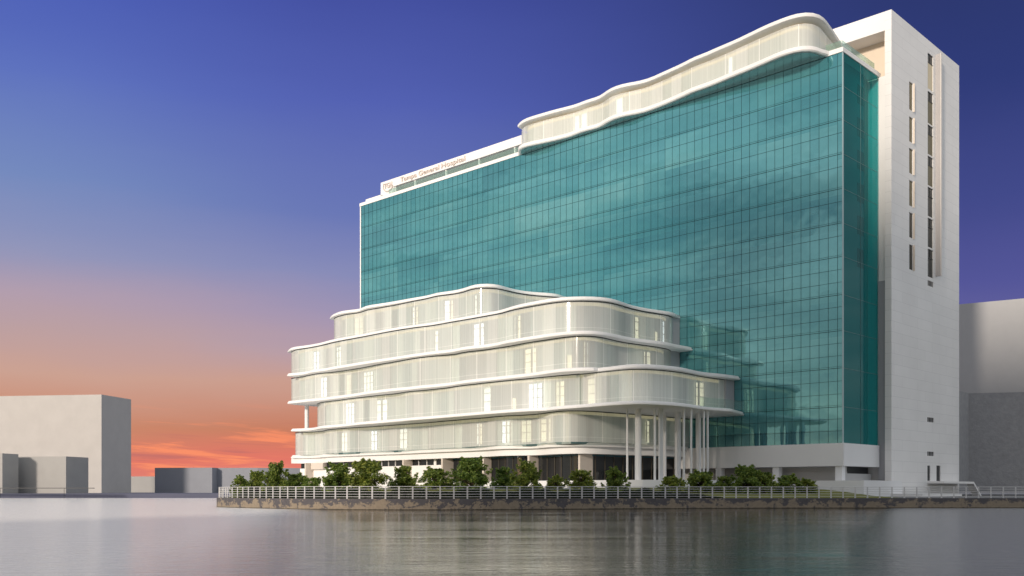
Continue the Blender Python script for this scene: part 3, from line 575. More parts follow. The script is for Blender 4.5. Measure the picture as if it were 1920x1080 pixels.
# --- white frame: side wall with windows, roof beam, portal
XS = -1.92
S0, S1, ZB, ZT = 10.2, 34.4, .8, 65.1
holes = []
slit = [(53.56, 57.34), (49.21, 52.60), (44.91, 48.31), (40.49, 43.95), (36.18, 39.59), (31.83, 35.23)]
for a, b in slit: holes.append((15.98, 17.25, a, b, 'slit_window'))
tallw = [(58.3, 63.3), (53.43, 57.94), (49.07, 53.23), (44.70, 48.84), (40.36, 44.48), (36.02, 40.13), (31.84, 35.78)]
for a, b in tallw: holes.append((22.41, 24.40, a, b, 'stair_window'))
holes += [(22.41, 24.40, 30.57, 31.33, 'vent_window'), (22.29, 24.62, 11.42, 12.06, 'vent_window'), (22.29, 24.62, 6.64, 7.24, 'vent_window'),
          (22.29, 23.35, 3.12, 5.27, 'narrow_door'), (25.61, 27.10, 3.12, 5.34, 'narrow_door')]
def holed_wall(m, x, depth, s0, s1, z0, z1, holes):
    ss = sorted({s0, s1} | {h[0] for h in holes} | {h[1] for h in holes}); zs = sorted({z0, z1} | {h[2] for h in holes} | {h[3] for h in holes})
    idx = {}; pts = []; fs = []
    def pid(a, b):
        if (a, b) not in idx: idx[(a, b)] = len(pts); pts.append((x, a, b))
        return idx[(a, b)]
    for i in range(len(ss) - 1):
        for j in range(len(zs) - 1):
            cs, cz = (ss[i] + ss[i + 1]) / 2, (zs[j] + zs[j + 1]) / 2
            if any(h[0] < cs < h[1] and h[2] < cz < h[3] for h in holes): continue
            fs.append((pid(ss[i], zs[j]), pid(ss[i + 1], zs[j]), pid(ss[i + 1], zs[j + 1]), pid(ss[i], zs[j + 1])))
    m.add(pts, fs)
    for a, b, c, d, _ in holes:
        xi = x + depth
        m.add([(x, a, c), (x, b, c), (x, b, d), (x, a, d), (xi, a, c), (xi, b, c), (xi, b, d), (xi, a, d)],
              [(0, 1, 5, 4), (1, 2, 6, 5), (2, 3, 7, 6), (3, 0, 4, 7)])
m = MB(TS)
holed_wall(m, XS, .14, S0, S1, ZB, ZT, holes)
m.add([(XS, S0, ZB), (XS, S0, ZT), (-1.04, S0, ZT), (-1.04, S0, ZB)], [(0, 1, 2, 3)])          # front end
m.add([(XS, S1, ZB), (XS, S1, ZT), (-1.04, S1, ZT), (-1.04, S1, ZB)], [(3, 2, 1, 0)])
m.add([(-1.04, S0, ZB), (-1.04, S1, ZB), (-1.04, S1, ZT), (-1.04, S0, ZT)], [(3, 2, 1, 0)])
m.add([(XS, S0, ZT), (XS, S1, ZT), (-1.04, S1, ZT), (-1.04, S0, ZT)], [(0, 1, 2, 3)])
sidewall = m.build('side_wall', CLADDING, hospital, fix=False)
WINGLASS = simple('window_glass', (.035, .038, .036), .12, .2, .4, spec=.2)
WINWARM = simple('window_blind', (.62, .54, .38), .5, .06, .6)
OLIVE = simple('window_olive', (.13, .115, .065), .2, .2, .5, spec=.15)
for h in holes:
    a, b, c, d, kind = h
    m = MB(TS)
    m.add([(XS + .12, a, c), (XS + .12, b, c), (XS + .12, b, d), (XS + .12, a, d)], [(0, 1, 2, 3)])
    mm = [OLIVE if (kind == 'slit_window' and c > 40) else WINGLASS]
    if kind == 'stair_window':
        m.box(XS + .05, XS + .11, a, b, d - 1.3, d - 1.2, mi=1); m.box(XS + .05, XS + .11, (a + b) / 2 - .04, (a + b) / 2 + .04, d - 1.2, d, mi=1)
        if c > 42: m.add([(XS + .09, a, c), (XS + .09, b, c), (XS + .09, b, d - 1.3), (XS + .09, a, d - 1.3)], [(0, 1, 2, 3)], mi=2)
        mm = [WINGLASS, DARKFRAME, WINWARM if c > 57 else OLIVE]
    if kind == 'vent_window':
        for k in range(1, 4): m.box(XS + .03, XS + .11, a + (b - a) * k / 4 - .03, a + (b - a) * k / 4 + .03, c, d, mi=1)
        mm = [BLACKGLASS, GREYWALL]
    if kind == 'narrow_door': mm = [DARKFRAME]
    w = m.build(kind, mm, sidewall, fix=False)
    if kind == 'slit_window':
        m = MB(TS); m.box(XS - .22, XS - .002, 17.27, 17.38, c - .05, d + .05)
        m.build('window_fin', FIN, sidewall)
m = MB(TS); m.box(XS - .68, XS - .002, 25.30, 25.62, 32.3, 63.9); m.box(XS - .78, XS - .683, 25.27, 25.66, 32.25, 63.95, mi=1)
m.build('vertical_fin', [simple('fin_grey', (.42, .40, .39), .6), simple('fin_edge', (.66, .63, .60), .6)], sidewall)  # shaded face and bright edge are painted as two tones
m = MB(TS)
m.box(-1.035, 36, S0 + .003, S1 - .1, 62.6, ZT - .004)
m.box(36, 104.7, S0 + .003, S1 - .1, 63.5, ZT - .004)
m.box(100.6, 104.7, S0 + .006, S1 - .2, 40, 63.5)
m.build('roof_beam', WHITE, hospital)
m = MB(TS); m.box(-1.03, 36, 13.3, 13.8, Z1, 62.6)
m.build('portal_wall', CREAM, hospital)
m = MB(TS); m.box(-1.035, -.9, 10.4, 13.3, Z1, 62.6)
m.build('portal_cheek', CREAM, hospital)
m = MB(TS); m.box(36, 100.6, 12.6, 13.0, Z1, 63.5)
gl = m.build('roof_glazing', GREENGLASS, hospital)
for t in (100.4, 94.3, 85.2, 76.1, 66.9, 57.8):
    m = MB(TS); m.box(t - .16, t + .16, 10.5, 10.85, Z1 + .6, 63.49)
    m.build('roof_post', WHITE, hospital)
m = MB(TS); m.box(-1.04, .0, 10.65, 11.0, 2, Z1)
m.build('recess_wall', WHITE, hospital)
m = MB(TS); m.box(-1.035, .0, 10.50, 10.645, 2, 29.6)
m.build('recess_panel', ENDWALL, hospital)

# --- rooftop veil with overhanging floor and roof
def close_back(line, back, tl=None):
    """run both ends of an outline back into the building"""
    l = list(line)
    return l + [(l[-1][0], back), (l[0][0] if tl is None else -tl, back)]
lip = clean(PL['canopy'])
lip = [p for p in lip if p[1] < -.25]
lipo = [(lip[0][0] - .6, -.12)] + lip + [(lip[-1][0] + .4, -.12)]
poly = lipo + [(lipo[-1][0], 8.0), (lipo[0][0], 8.0)]
m = MB(); m.prism(poly, 0, 0, [(.14, 56.86), (0, 57.0), (0, 57.38), (.12, 57.5)])
m.build('overhang_floor', WHITE, hospital, smooth=40)
m = MB(); m.prism(offset(lipo, .45) + [(lipo[-1][0] - .3, -.10), (lipo[0][0] + .3, -.10)], 56.80, 56.85)
m.build('mirror_soffit', SOFFIT_MIRROR, hospital)
rf = clean(PL['roof'])
poly = rf + [(rf[-1][0], 10.0), (rf[0][0] - .4, 10.0), (rf[0][0] - .4, .6)]
m = MB(); m.prism(poly, 0, 0, [(.22, 60.98), (.04, 61.05), (0, 61.18), (0, 61.42), (.1, 61.52)])
m.build('canopy_roof', WHITE, hospital, smooth=40)
vl = clean(PL['veil'])
vl = [(vl[0][0] - .1, 5.0), (vl[0][0] - .15, 1.5)] + vl + [(vl[-1][0] + .2, 8.5)]
m = MB(); m.strip(vl, 57.45, 60.5)
scr = m.build('roof_screen', VEIL, hospital, smooth=True, fix=False)
iv = clean(offset(vl, .9), .4)
m = MB(); m.strip(iv, 57.5, 60.2); 
m.build('room_wall', simple('roof_room_wall', (.62, .60, .55), .8), scr, smooth=True, fix=False)
m = MB(); m.strip(iv, 60.2, 60.98)
m.build('cove_light', ROOFCOVE, scr, smooth=True, fix=False)
for a, b in ((15.2, 16.0), (16.5, 17.6), (24.2, 25.4), (44.2, 44.8)):
    m = MB(); m.strip(offset(cut(iv, a, b), -.06), 57.6, 60.2)
    m.build('lit_window', LIT['w'], scr, fix=False)

# --- podium: slabs, screens, rooms
slabs = {'slab5': (30.95, 31.45), 'slab4': (26.25, 26.75), 'slab3': (21.45, 21.96), 'slab2a': (16.75, 17.26), 'slab2b': (16.74, 17.25),
         'slab1a': (11.90, 12.38), 'slab1b': (11.89, 12.37), 'slab0': (7.37, 7.95)}
for k, (z0, z1) in slabs.items():
    l = clean(PL[k], .5)
    if k == 'slab1a': l = l[:-1] + [(l[-1][0] + 1.2, l[-1][1] + .5)]
    if k == 'slab2a': l = l + [(l[-1][0] + 1.0, l[-1][1] + .8), (l[-1][0] + 1.2, l[-1][1] + 2.5)]
    back = -.05
    tl = -l[0][0]
    if k in ('slab2b', 'slab1b'):
        poly = [(l[0][0] - 1.0, l[0][1] + 1.0)] + l + ([(-12.3, -5.6), (-13.6, -1.2)] if k == 'slab1b' else []) + [(l[-1][0] - (2 if k == 'slab1b' else 0), back), (l[0][0] - 1.5, back)]
    else:
        poly = [(-tl - 1.0, back), (-tl - 1.0, l[0][1] + 6), (-tl - .75, l[0][1] + 2.2)] + l + [(l[-1][0], back)]
    h = z1 - z0
    m = MB(); m.prism(poly, 0, 0, [(.10, z0), (0, z0 + .07), (0, z0 + h * .48), (.09, z0 + h * .52), (.10, z1 - .10), (.20, z1)])
    m.build('floor_slab', WHITE, hospital, smooth=35)

beam = offset(clean(PL['slab0'], .5), .55)
beam = [(beam[0][0] - .5, -.05), (beam[0][0] - .5, beam[0][1] + 3)] + beam + [(beam[-1][0], -.05)]
m = MB(); m.prism(beam, 6.52, 7.38)
m.build('edge_beam', WHITE, hospital, smooth=35)

screens = {'glass5': (26.70, 30.97), 'glass4': (21.92, 26.27), 'glass3': (17.22, 21.5), 'glass2a': (12.34, 16.8), 'glass2b': (12.33, 16.8), 'glass1': (7.93, 11.95)}
for k, (z0, z1) in screens.items():
    g = clean(PL[k], .4)
    if k == 'glass5': g = g + [(g[-1][0] + .3, -.1)]
    elif k == 'glass1': g = g + [(g[-1][0], -.1)]
    if k == 'glass2b': g = [(g[0][0] - .5, g[0][1] + 2.5)] + g; lead = 2.6
    else:
        g = [(g[0][0] - .9, -.1), (g[0][0] - .9, g[0][1] + 5), (g[0][0] - .6, g[0][1] + 1.6)] + g
        lead = arclen(g[:4])[-1]
    m = MB(); m.strip(g, z0, z1)
    sc = m.build('glass_screen', VEIL, hospital, smooth=True, fix=False)
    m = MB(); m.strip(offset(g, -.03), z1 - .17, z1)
    m.build('head_shade_strip', DARKFRAME, sc, smooth=True, fix=False)  # dark strip painting in the shade line under the slab above
    iw = clean(offset(g, 1.15), .5)
    m = MB(); m.strip(iw, z0 - .2, z1 - .45)
    m.build('room_wall', INNER, sc, smooth=True, fix=False)
    m = MB(); m.strip(iw, z1 - .45, z1)
    m.build('cove_light', COVE, sc, smooth=True, fix=False)
    ig = offset(g, 1.02); dg = arclen(g); di = arclen(ig)
    for a, b, c in LIT_SPOTS[k]:
        def conv(u):
            u += lead
            for i in range(len(dg) - 1):
                if dg[i] <= u <= dg[i + 1]: return di[i] + (u - dg[i]) / (dg[i + 1] - dg[i]) * (di[i + 1] - di[i])
            return di[-1]
        pc = cut(ig, conv(a), conv(b), 3)
        zt = z1 - .75 if c != 'h' else z0 + 2.0
        zb = z0 + .35
        m = MB(); m.strip(pc, zb, zt)
        fr = offset(pc, -.05); d = arclen(fr); n = max(1, int(d[-1] / .75))
        for q in range(n + 1):
            x, y = cut(fr, d[-1] * q / n, d[-1] * q / n + 1e-4, 1)[0]
            m.box(x - .05, x + .05, y - .05, y + .05, zb, zt, mi=1)
        if c != 'h':
            for zz in (zb + (zt - zb) * .45, zb + (zt - zb) * .80): m.strip(fr, zz - .05, zz + .05, mi=1)
        m.build('lit_window', [LIT[c], simple('bronze_mullion', (.25, .23, .18), .5)] if not m.__dict__.get('x') else [], sc, fix=False)
# grey end walls that close the tiers against the tower
for a, z0, z1, q in ((24.45, 17.4, 26.68, -2.3), (15.6, 12.5, 17.3, -2.2)):
    m = MB(TS); m.box(a - .12, a + .12, q, -.08, z0, z1)
    m.build('end_wall', ENDWALL, hospital)
m = MB(TS); m.box(24.2, 24.75, -1.2, -.07, 21.6, 22.05)
m.build('end_ledge', WHITE, hospital)

# --- ground floor under the podium
m = MB(TS); m.box(53.0, 91.6, -18.3, -17.6, .9, 5.62)
m.build('ground_wall', WHITE, hospital)
m = MB(TS)
m.box(53.0, 91.6, -18.1, -17.7, 5.62, 6.5)
strip_ = m.build('strip_glazing', BLACKGLASS, hospital)
for t in (53.1, 55.9, 62.0, 68.9, 73.6, 84.0, 58.0, 59.9, 65.5, 67.2, 79.0):
    m = MB(TS); m.box(t, t + (1.1 if t in (53.1, 62.0, 73.6) else .5 if t in (55.9, 84.0) else .08), -18.26, -17.65, 5.625, 6.515)
    m.build('strip_mullion', WHITE, strip_)
PILL = simple('pillar_render', (.62, .55, .48), .6, .04)
for t in (87.9, 61.86, 52.94, 44.28, 35.5, 26.8):
    m = MB(TS); m.box(t - .34, t, -19.9 if t > 30 else -19.6, -17.0, .9, 6.52)
    if t > 87: m.box(84.0, 87.5, -18.9, -17.9, 5.4, 6.5)
    m.build('pillar', PILL, hospital)
inset = offset(clean(PL['slab0'], .5), 2.4)
gl_line = [p for p in inset if -52.6 < p[0] < -10 and p[1] < -.2]
gl_line = [(-52.6, -17.6)] + gl_line + [(gl_line[-1][0], -.1)]
m = MB(); m.strip(gl_line, 3.0, 6.52)
gg = m.build('ground_glazing', BLACKGLASS, hospital, fix=False)
m = MB()
d = arclen(gl_line); u = 0
while u < d[-1]:
    x, y = cut(gl_line, u, u + .001, 1)[0]
    m.box(x - .05, x + .05, y - .09, y + .05, 3.0, 6.5); u += 1.8
m.build('glazing_mullion', simple('bronze_frame', (.07, .06, .045), .4), gg)
m = MB(); m.strip(offset(gl_line, -.04), 6.28, 6.50); m.strip(offset(gl_line, -.05), 3.0, 3.12)
m.build('glazing_head', simple('teal_head', (.03, .10, .13), .2, .4, .6), gg, fix=False)

# --- colonnade
COLS = [(18.9, -19.5, .14), (17.6, -19.0, .41), (15.3, -18.7, .15), (15.6, -17.0, .28), (15.2, -17.9, .12), (18.4, -12.2, .22), (17.2, -11.0, .40),
        (13.3, -15.4, .15), (12.9, -14.4, .14), (16.4, -7.4, .36), (14.2, -10.6, .10), (13.0, -11.4, .14), (13.2, -10.2, .14)]
def col_at(t, s, r, z0, z1, name='column'):
    m = MB(TS); n = 24
    m.tube([(t, s, z0), (t, s, z1)], r, n)
    m.build(name, COLUMN, hospital, smooth=40)
for t, s, r in COLS: col_at(t, s, r, 3.0, 11.92)
col_at(90.6, -17.6, .36, 12.4, 16.8)
m = MB(); m.prism([(-53, -1), (-53, -19.2), (-40, -20.3), (-31, -21.2), (-19, -21.4), (-15.6, -20.8), (-12.0, -12.5), (-11.4, -1)], .9, 3.05)
m.build('plinth', COLUMN, hospital)
m = MB(); m.prism([(-11.3, -1.4), (3.4, -1.4), (3.4, 10.0), (-11.3, 10.0)], .9, 3.0)
m.build('plinth', COLUMN, hospital)

# --- base of the tower
m = MB(TS); m.box(-.30, 27.5, -.35, 10.2, 4.85, Z0 - .02)
m.build('base_band', COLUMN, hospital)
m = MB(TS); m.box(.9, 27, 2.6, 3.2, .9, 4.2); m.box(.95, 27, 2.75, 3.2, 4.2, 4.85); m.box(.9, 1.3, 3.2, 10.4, 2.5, 3.95)
m.build('base_wall', GREYWALL, hospital)
m = MB(TS); m.box(1.35, 1.5, 3.2, 10.4, 3.95, 4.85)
m.build('base_opening', DARKFRAME, hospital)
for t in (.45, 9.2, 17.9, 26.4):
    m = MB(TS); m.box(t - .45, t + .45, -.15, .75, 2.9, 4.86)
    m.build('base_pier', COLUMN, hospital)
# --- entrance landing with its stair, low block
m = MB(TS)
m.box(XS - 2.3, XS - .003, 22.3, 33.8, 2.75, 3.06)
land = m.build('entrance_landing', WHITE, hospital)
m = MB(TS)
n = 10
for k in range(n):
    a = 33.8 + k * .28; z = 3.06 - (k + 1) * .19
    m.box(XS - 2.3, XS - 1.2, a, a + .3, z - .16, z)
m.add([(XS - 2.36, 33.7, 3.06), (XS - 2.36, 36.9, 1.0), (XS - 2.36, 36.6, .8), (XS - 2.36, 33.7, 2.7), (XS - 2.28, 33.7, 3.06), (XS - 2.28, 36.9, 1.0), (XS - 2.28, 36.6, .8), (XS - 2.28, 33.7, 2.7)],
      [(0, 1, 2, 3), (7, 6, 5, 4), (0, 4, 5, 1), (1, 5, 6, 2), (2, 6, 7, 3), (3, 7, 4, 0)])
m.build('stair', WHITE, land)
m = MB(TS); m.box(XS - 5.5, XS - 1.0, 6.5, 20.0, .7, 1.35)
m.build('low_block', WHITE, hospital)
# glass guard at the podium tip
gd = offset(clean(PL['slab1b'], .5), .12)
gd = [p for p in gd if p[1] > -13] + [(-12.2, -2.0)]
m = MB(); m.strip(gd, 12.3, 13.5)
m.build('guard_glass', BALUSTRADE, hospital, fix=False)

# --- rooftop sign
sign = empty('rooftop_sign', hospital.matrix_basis @ Vector((-91, 10.2, 63.6)), HROT)
tag(sign, 'bronze lettering and round crest along the white roof beam at its left end', 'sign')
def lettering(name, body, size, x0, x1, zbase, parent, px, pz):
    cu = bpy.data.curves.new(name, 'FONT'); cu.body = body; cu.size = size; cu.extrude = .06
    o = bpy.data.objects.new(name, cu); COLL.objects.link(o)
    bpy.context.view_layer.update()
    me = bpy.data.meshes.new_from_object(o.evaluated_get(bpy.context.evaluated_depsgraph_get()))
    COLL.objects.unlink(o); bpy.data.objects.remove(o); bpy.data.curves.remove(cu)
    xs = [v.co.x for v in me.vertices]; k = (x1 - x0) / (max(xs) - min(xs)); mn = min(xs)
    for v in me.vertices:
        x, y, z = v.co
        v.co = (x0 + (x - mn) * k - px, -.13 - z, zbase + y - pz)
    me.materials.clear(); me.materials.append(LETTER)
    r = bpy.data.objects.new(name, me); COLL.objects.link(r); r.parent = parent
    return r
for word, a, b in (('Tampa', -98.3, -93.3), ('General', -92.7, -86.7), ('Hospital', -86.0, -79.4)): lettering('lettering', word, 1.32, a, b, 63.86, sign, -91, 63.6)
em = lettering('crest', 'TGH', 1.55, -103.35, -100.95, 63.50, sign, -91, 63.6)
bm_ = MB()
arc = [(-102.15 + 91 - 1.55 * math.cos(a), -.16, 64.0 - 63.6 - 1.15 * math.sin(a)) for a in [math.pi * (-.18 + 1.10 * i / 22) for i in range(23)]]
bm_.tube(arc, .10, 6)
bm_.build('crest_ring', LETTER, sign)

# ------------------------------------------------------------------ ground, water, far bank
def sheet(name, pts, z, m_):
    me = bpy.data.meshes.new(name); me.from_pydata([(x, y, z) for x, y in pts], [], [tuple(range(len(pts)))])
    me.materials.append(m_); o = bpy.data.objects.new(name, me); COLL.objects.link(o); return o
water = sheet('water', [(-3500, -600), (3500, -600), (3500, 4500), (-3500, 4500)], 0.0, WATER)
tag(water, kind='structure')

WALL = [(-14, 190), (-27, 135), (-31.0, 113), (-32.1, 107), (-31.6, 104.3), (-29.7, 102.4), (-27.42, 99.8), (-25.62, 97.6), (-23.51, 95.2), (-21.22, 93), (-18.86, 91.1), (-16.39, 89.5),
        (-12.3, 88.3), (-7.54, 88), (-3, 89.0), (1.94, 90.4), (7, 92.3), (12.08, 94), (17.3, 95.5), (22.74, 96.6), (28, 97.5), (33.59, 98), (50.39, 98), (75, 98), (120, 98)]
def smooth_line(l, step=1.0, it=14):
    d = arclen(l); n = int(d[-1] / step); q = cut(l, 0, d[-1], n)
    for _ in range(it): q = [q[0]] + [((a[0] + 2 * b[0] + c[0]) / 4, (a[1] + 2 * b[1] + c[1]) / 4) for a, b, c in zip(q, q[1:], q[2:])] + [q[-1]]
    return q
wl = smooth_line(WALL)
n = len(wl)
def mound(x): 
    t = max(0.0, min(1.0, (x - 33.5) / 8.5)); return 1 - t * t * (3 - 2 * t)
# lawn rising from the wall to the plinth; it runs out to flat paving on the right
rows = [(.30, .96), (1.2, 1.02), (3, 1.18), (6, 1.45), (10, 1.8), (15, 2.0), (22, 2.08), (26, .9)]
pts = []; fs = []
for d, z in rows:
    for x, y in offset(wl, d): pts.append((x, y, .93 + (z - .93) * mound(x)))
for r in range(len(rows) - 1):
    for i in range(n - 1): fs.append((r * n + i, r * n + i + 1, (r + 1) * n + i + 1, (r + 1) * n + i))
m = MB(); m.add(pts, fs); o = m.build('lawn', GRASS, None, smooth=True); tag(o, kind='structure')
back = offset(wl, .4)
o = sheet('pavement', [p for p in back] + [(900, 98.4), (900, 2500), (60, 2500)], .965, simple('dark_paving', (.17, .17, .168), .85, .15, .4, bump=.2)); tag(o, kind='structure')
m = MB(); pa = offset(wl, 12.0); pb = offset(wl, 14.6)
q = [i for i in range(n) if -14 < wl[i][0] < 12 and wl[i][1] < 100]
m.add([(*pa[i], 1.93) for i in q] + [(*pb[i], 2.03) for i in q], [(k, k + 1, len(q) + k + 1, len(q) + k) for k in range(len(q) - 1)])
o = m.build('path', PAVING, None); tag(o, kind='structure')

# ------------------------------------------------------------------ seawall and railing
m = MB()
inner_ = offset(wl, .45)
pts = []
for (x, y), (a, b) in zip(wl, inner_):
    pts += [(x, y, -.8), (x, y, .985), (a, b, 1.0), (a, b, -.8)]
fs = []
for i in range(n - 1):
    for k in range(4):
        j = (k + 1) % 4
        fs.append((4 * i + k, 4 * i + j, 4 * (i + 1) + j, 4 * (i + 1) + k))
m.add(pts, fs)
o = m.build('seawall', SEAWALL, None)
tag(o, 'long low stained concrete seawall along the water below the railing', 'wall')

rl = offset(wl, .22)
d = arclen(rl)
i0 = next(i for i in range(n) if rl[i][1] < 118)
u0 = d[i0]; u1 = next(d[i] for i in range(n) if rl[i][0] > 62)
railing = empty('railing', (0, 90, 1.0))
tag(railing, 'long pale metal railing with paired posts and five bars on the seawall', 'railing')
SH = lambda p: (p[0], p[1] - 90, p[2] - 1.0)
seg = cut(rl, u0, u1, 160)
for h, r in ((1.08, .03), (.86, .022), (.63, .022), (.40, .022), (.17, .022)):
    m = MB(SH); m.tube([(x, y, 1.0 + h) for x, y in seg], r, 6)
    m.build('rail', METAL, railing, smooth=True)
pm = MB(); pm.box(-.062, -.014, -.025, .025, -.02, 1.085); pm.box(.014, .062, -.025, .025, -.02, 1.085); pm.box(-.014, .014, -.012, .012, .95, 1.0); pm.box(-.08, .08, -.05, .05, -.02, .02)
post0 = None
u = u0; cnt = 0
while u < u1 and cnt < 98:
    p, q_ = cut(rl, u, u + .2, 1)
    if post0 is None: post0 = pm.build('post', METAL, railing); o = post0
    else: o = post0.copy(); COLL.objects.link(o); o.parent = railing
    o.location = (p[0], p[1] - 90, 0); o.rotation_euler = (0, 0, math.atan2(q_[1] - p[1], q_[0] - p[0]))
    u += 1.22; cnt += 1

# ------------------------------------------------------------------ planting
def leaf_cloud(m, lobes, count, size, rng):
    tot = sum(r ** 1.6 for _, r in lobes)
    for c, r in lobes:
        k = int(count * r ** 1.6 / tot)
        for _ in range(k):
            v = Vector((rng.gauss(0, 1), rng.gauss(0, 1), rng.gauss(0, 1)))
            if v.length < 1e-4: continue
            v.normalize()
            p = Vector(c) + Vector((v.x * r, v.y * r, v.z * r * .85)) * (rng.random() ** .45)
            nrm = (v * .6 + Vector((rng.uniform(-1, 1), rng.uniform(-1, 1), rng.uniform(-.2, 1.2)))).normalized()
            a = nrm.orthogonal().normalized(); b = nrm.cross(a)
            t = rng.uniform(0, 6.28); a, b = a * math.cos(t) + b * math.sin(t), b * math.cos(t) - a * math.sin(t)
            s = size * rng.uniform(.6, 1.3)
            m.add([tuple(p - a * s), tuple(p - b * s * .45 + nrm * s * .12), tuple(p + a * s), tuple(p + b * s * .45 + nrm * s * .12)], [(0, 1, 2, 3)])
def make_crown(seed, H, Wd):
    """uneven cone of leaf clumps on upswept limbs; a few shoots stand proud of it"""
    rng = random.Random(seed); lobes = []; limbs = []
    lean = rng.uniform(-.18, .18) * Wd
    for i in range(34):
        z = H * (rng.random() ** 1.35 * .90 - .06)
        prof = (1 - max(0.0, z / H) ** 1.7) * (.80 + .35 * rng.random())
        a = i * 2.4 + rng.uniform(-.5, .5); r = Wd * prof * rng.uniform(.35, .88)
        c = Vector((math.cos(a) * r + lean * z / H, math.sin(a) * r, z + .08 * H))
        lobes.append((c, rng.uniform(.13, .21) * min(H, 2 * Wd)))
        if i % 2 == 0: limbs.append((Vector((0, 0, max(0, z) * .45)), c))
    for i in range(16):
        a = rng.uniform(0, 6.28); z = H * rng.uniform(.1, .85); prof = 1 - (z / H) ** 1.7
        c = Vector((math.cos(a) * Wd * prof * 1.08, math.sin(a) * Wd * prof * 1.08, z + .14 * H))
        lobes += [(c, .075 * H), (c + Vector((math.cos(a) * .06, math.sin(a) * .06, .09)) * H, .04 * H)]
        limbs.append((Vector((0, 0, z * .5)), c))
    for k in range(3):
        top = Vector((rng.uniform(-.28, .28) * Wd + lean, rng.uniform(-.28, .28) * Wd, H * rng.uniform(.82, .93)))
        lobes += [(top, .085 * H), (top + Vector((.02, 0, .08)) * H, .045 * H)]
        limbs.append((Vector((0, 0, H * .3)), top))
    return lobes, limbs
def make_tree(seed, H, Wd, leaves):
    rng = random.Random(seed * 7 + 1)
    lobes, limbs = make_crown(seed, H, Wd)
    root = empty('shrub_tree', (0, 0, 0))
    m = MB(); m.tube([(0, 0, -.3), (.03, .02, H * .25), (0, .03, H * .5), (.02, 0, H * .8)], [.09, .07, .05, .02], 7)
    for a, b in limbs: m.tube([tuple(a), tuple((a + b) / 2 + Vector((0, 0, .08))), tuple(b)], [.045, .03, .012], 5)
    m.build('trunk', BARK, root, smooth=True)
    m = MB(); leaf_cloud(m, lobes, leaves, .115, rng)
    m.build('crown', LEAF, root, fix=False)
    return root
protos = [make_tree(3, 3.1, 1.5, 8500), make_tree(8, 2.3, 1.25, 5600), make_tree(21, 2.9, 1.25, 7000), make_tree(34, 1.9, 1.0, 4200), make_tree(55, 3.2, 1.7, 9000)]
PH = [(3.1, 1.5), (2.3, 1.25), (2.9, 1.25), (1.9, 1.0), (3.2, 1.7)]
SPOTS = [(-28.5, 104.7, 2.2, .85), (-27.2, 106.2, 2.6, 1.0), (-25.0, 105.3, 3.3, 1.3), (-23.0, 106.5, 2.0, 1.2), (-20.1, 101.6, 1.6, 1.0), (-17.3, 98.8, 2.9, 1.4), (-14.3, 98.6, 3.15, 1.75),
         (-11.2, 102.7, 2.3, 1.3), (-7.7, 99.8, 2.1, 1.3), (-4.1, 99.7, 3.2, 1.7), (-.9, 103.5, 2.2, 1.1), (1.5, 100.9, 2.9, 1.3), (4.5, 102.7, 1.5, .8), (7.1, 100.9, 2.2, 1.4), (10.6, 101.7, 2.5, 1.0),
         (16.6, 102.8, 1.7, 1.15), (19.7, 103.7, 2.2, 1.4), (22.1, 104.2, 1.7, .9), (24.4, 103.6, 2.9, 1.4), (26.4, 104.2, 2.2, 1.1), (29.0, 104.6, 1.9, 1.2), (31.0, 104.8, 1.5, 1.0)]
TREE_LABELS = [
 'small bright shrub tree at the left tip of the waterfront, outermost of all', 'bushy shrub tree second from the left tip of the waterfront',
 'tall pointed shrub tree rising highest in the group at the left tip', 'rounded low shrub tree just left of the first podium pillar',
 'small thin shrub in front of the leftmost podium pillar', 'tall broad shrub tree right of the leftmost podium pillar before the white wall',
 'wide bright green shrub tree in front of the strip windows, largest on the left', 'lone medium shrub tree before the white wall left of the dark glazed bays',
 'low wide shrub tree under the first dark glazed bay', 'tall forked shrub tree covering the first dark glazed bay',
 'low shrub tree beside a taller pointed one before the second dark bay', 'pointed shrub tree against the pillar between second and third dark bays',
 'smallest shrub, alone before the third dark bay', 'rounded shrub tree below the shaded grey pillar',
 'upright narrow shrub tree just left of the thin white columns', 'low spreading shrub tree right below the thick white columns',
 'dense shrub tree at the right end of the colonnade', 'small shrub beside the first square pier right of the colonnade',
 'dark tall shrub tree between the two left square piers', 'dark medium shrub tree leaning against the middle square pier',
 'low leafy shrub tree before the grey wall between the piers', 'rightmost small shrub tree near the corner pier']
rng = random.Random(5)
used = [False] * 5
for (x, y, h, w), lab in zip(SPOTS, TREE_LABELS):
    k = min(range(5), key=lambda i: abs(PH[i][0] - h) * .6 + abs(PH[i][0] / PH[i][1] - h / w) + rng.uniform(0, .5))
    pr = protos[k]
    if not used[k]: o = pr; used[k] = True
    else:
        o = pr.copy(); COLL.objects.link(o)
        for ch in pr.children:
            c = ch.copy(); COLL.objects.link(c); c.parent = o
    dist = min(math.hypot(x - a, y - b) for a, b in wl)
    zg = 1.0 + max(0, dist - 1) * .09 * mound(x)
    o.location = (x, y, min(zg, 2.0) - .1); o.rotation_euler = (0, 0, rng.uniform(0, 6.28)); o.scale = (1.25 * w / PH[k][1], 1.25 * w / PH[k][1], (h + .0) / PH[k][0])
    tag(o, lab, 'tree', 'shrub trees along the waterfront')
for k in range(5):
    if not used[k]:
        for ch in list(protos[k].children): bpy.data.objects.remove(ch)
        bpy.data.objects.remove(protos[k])
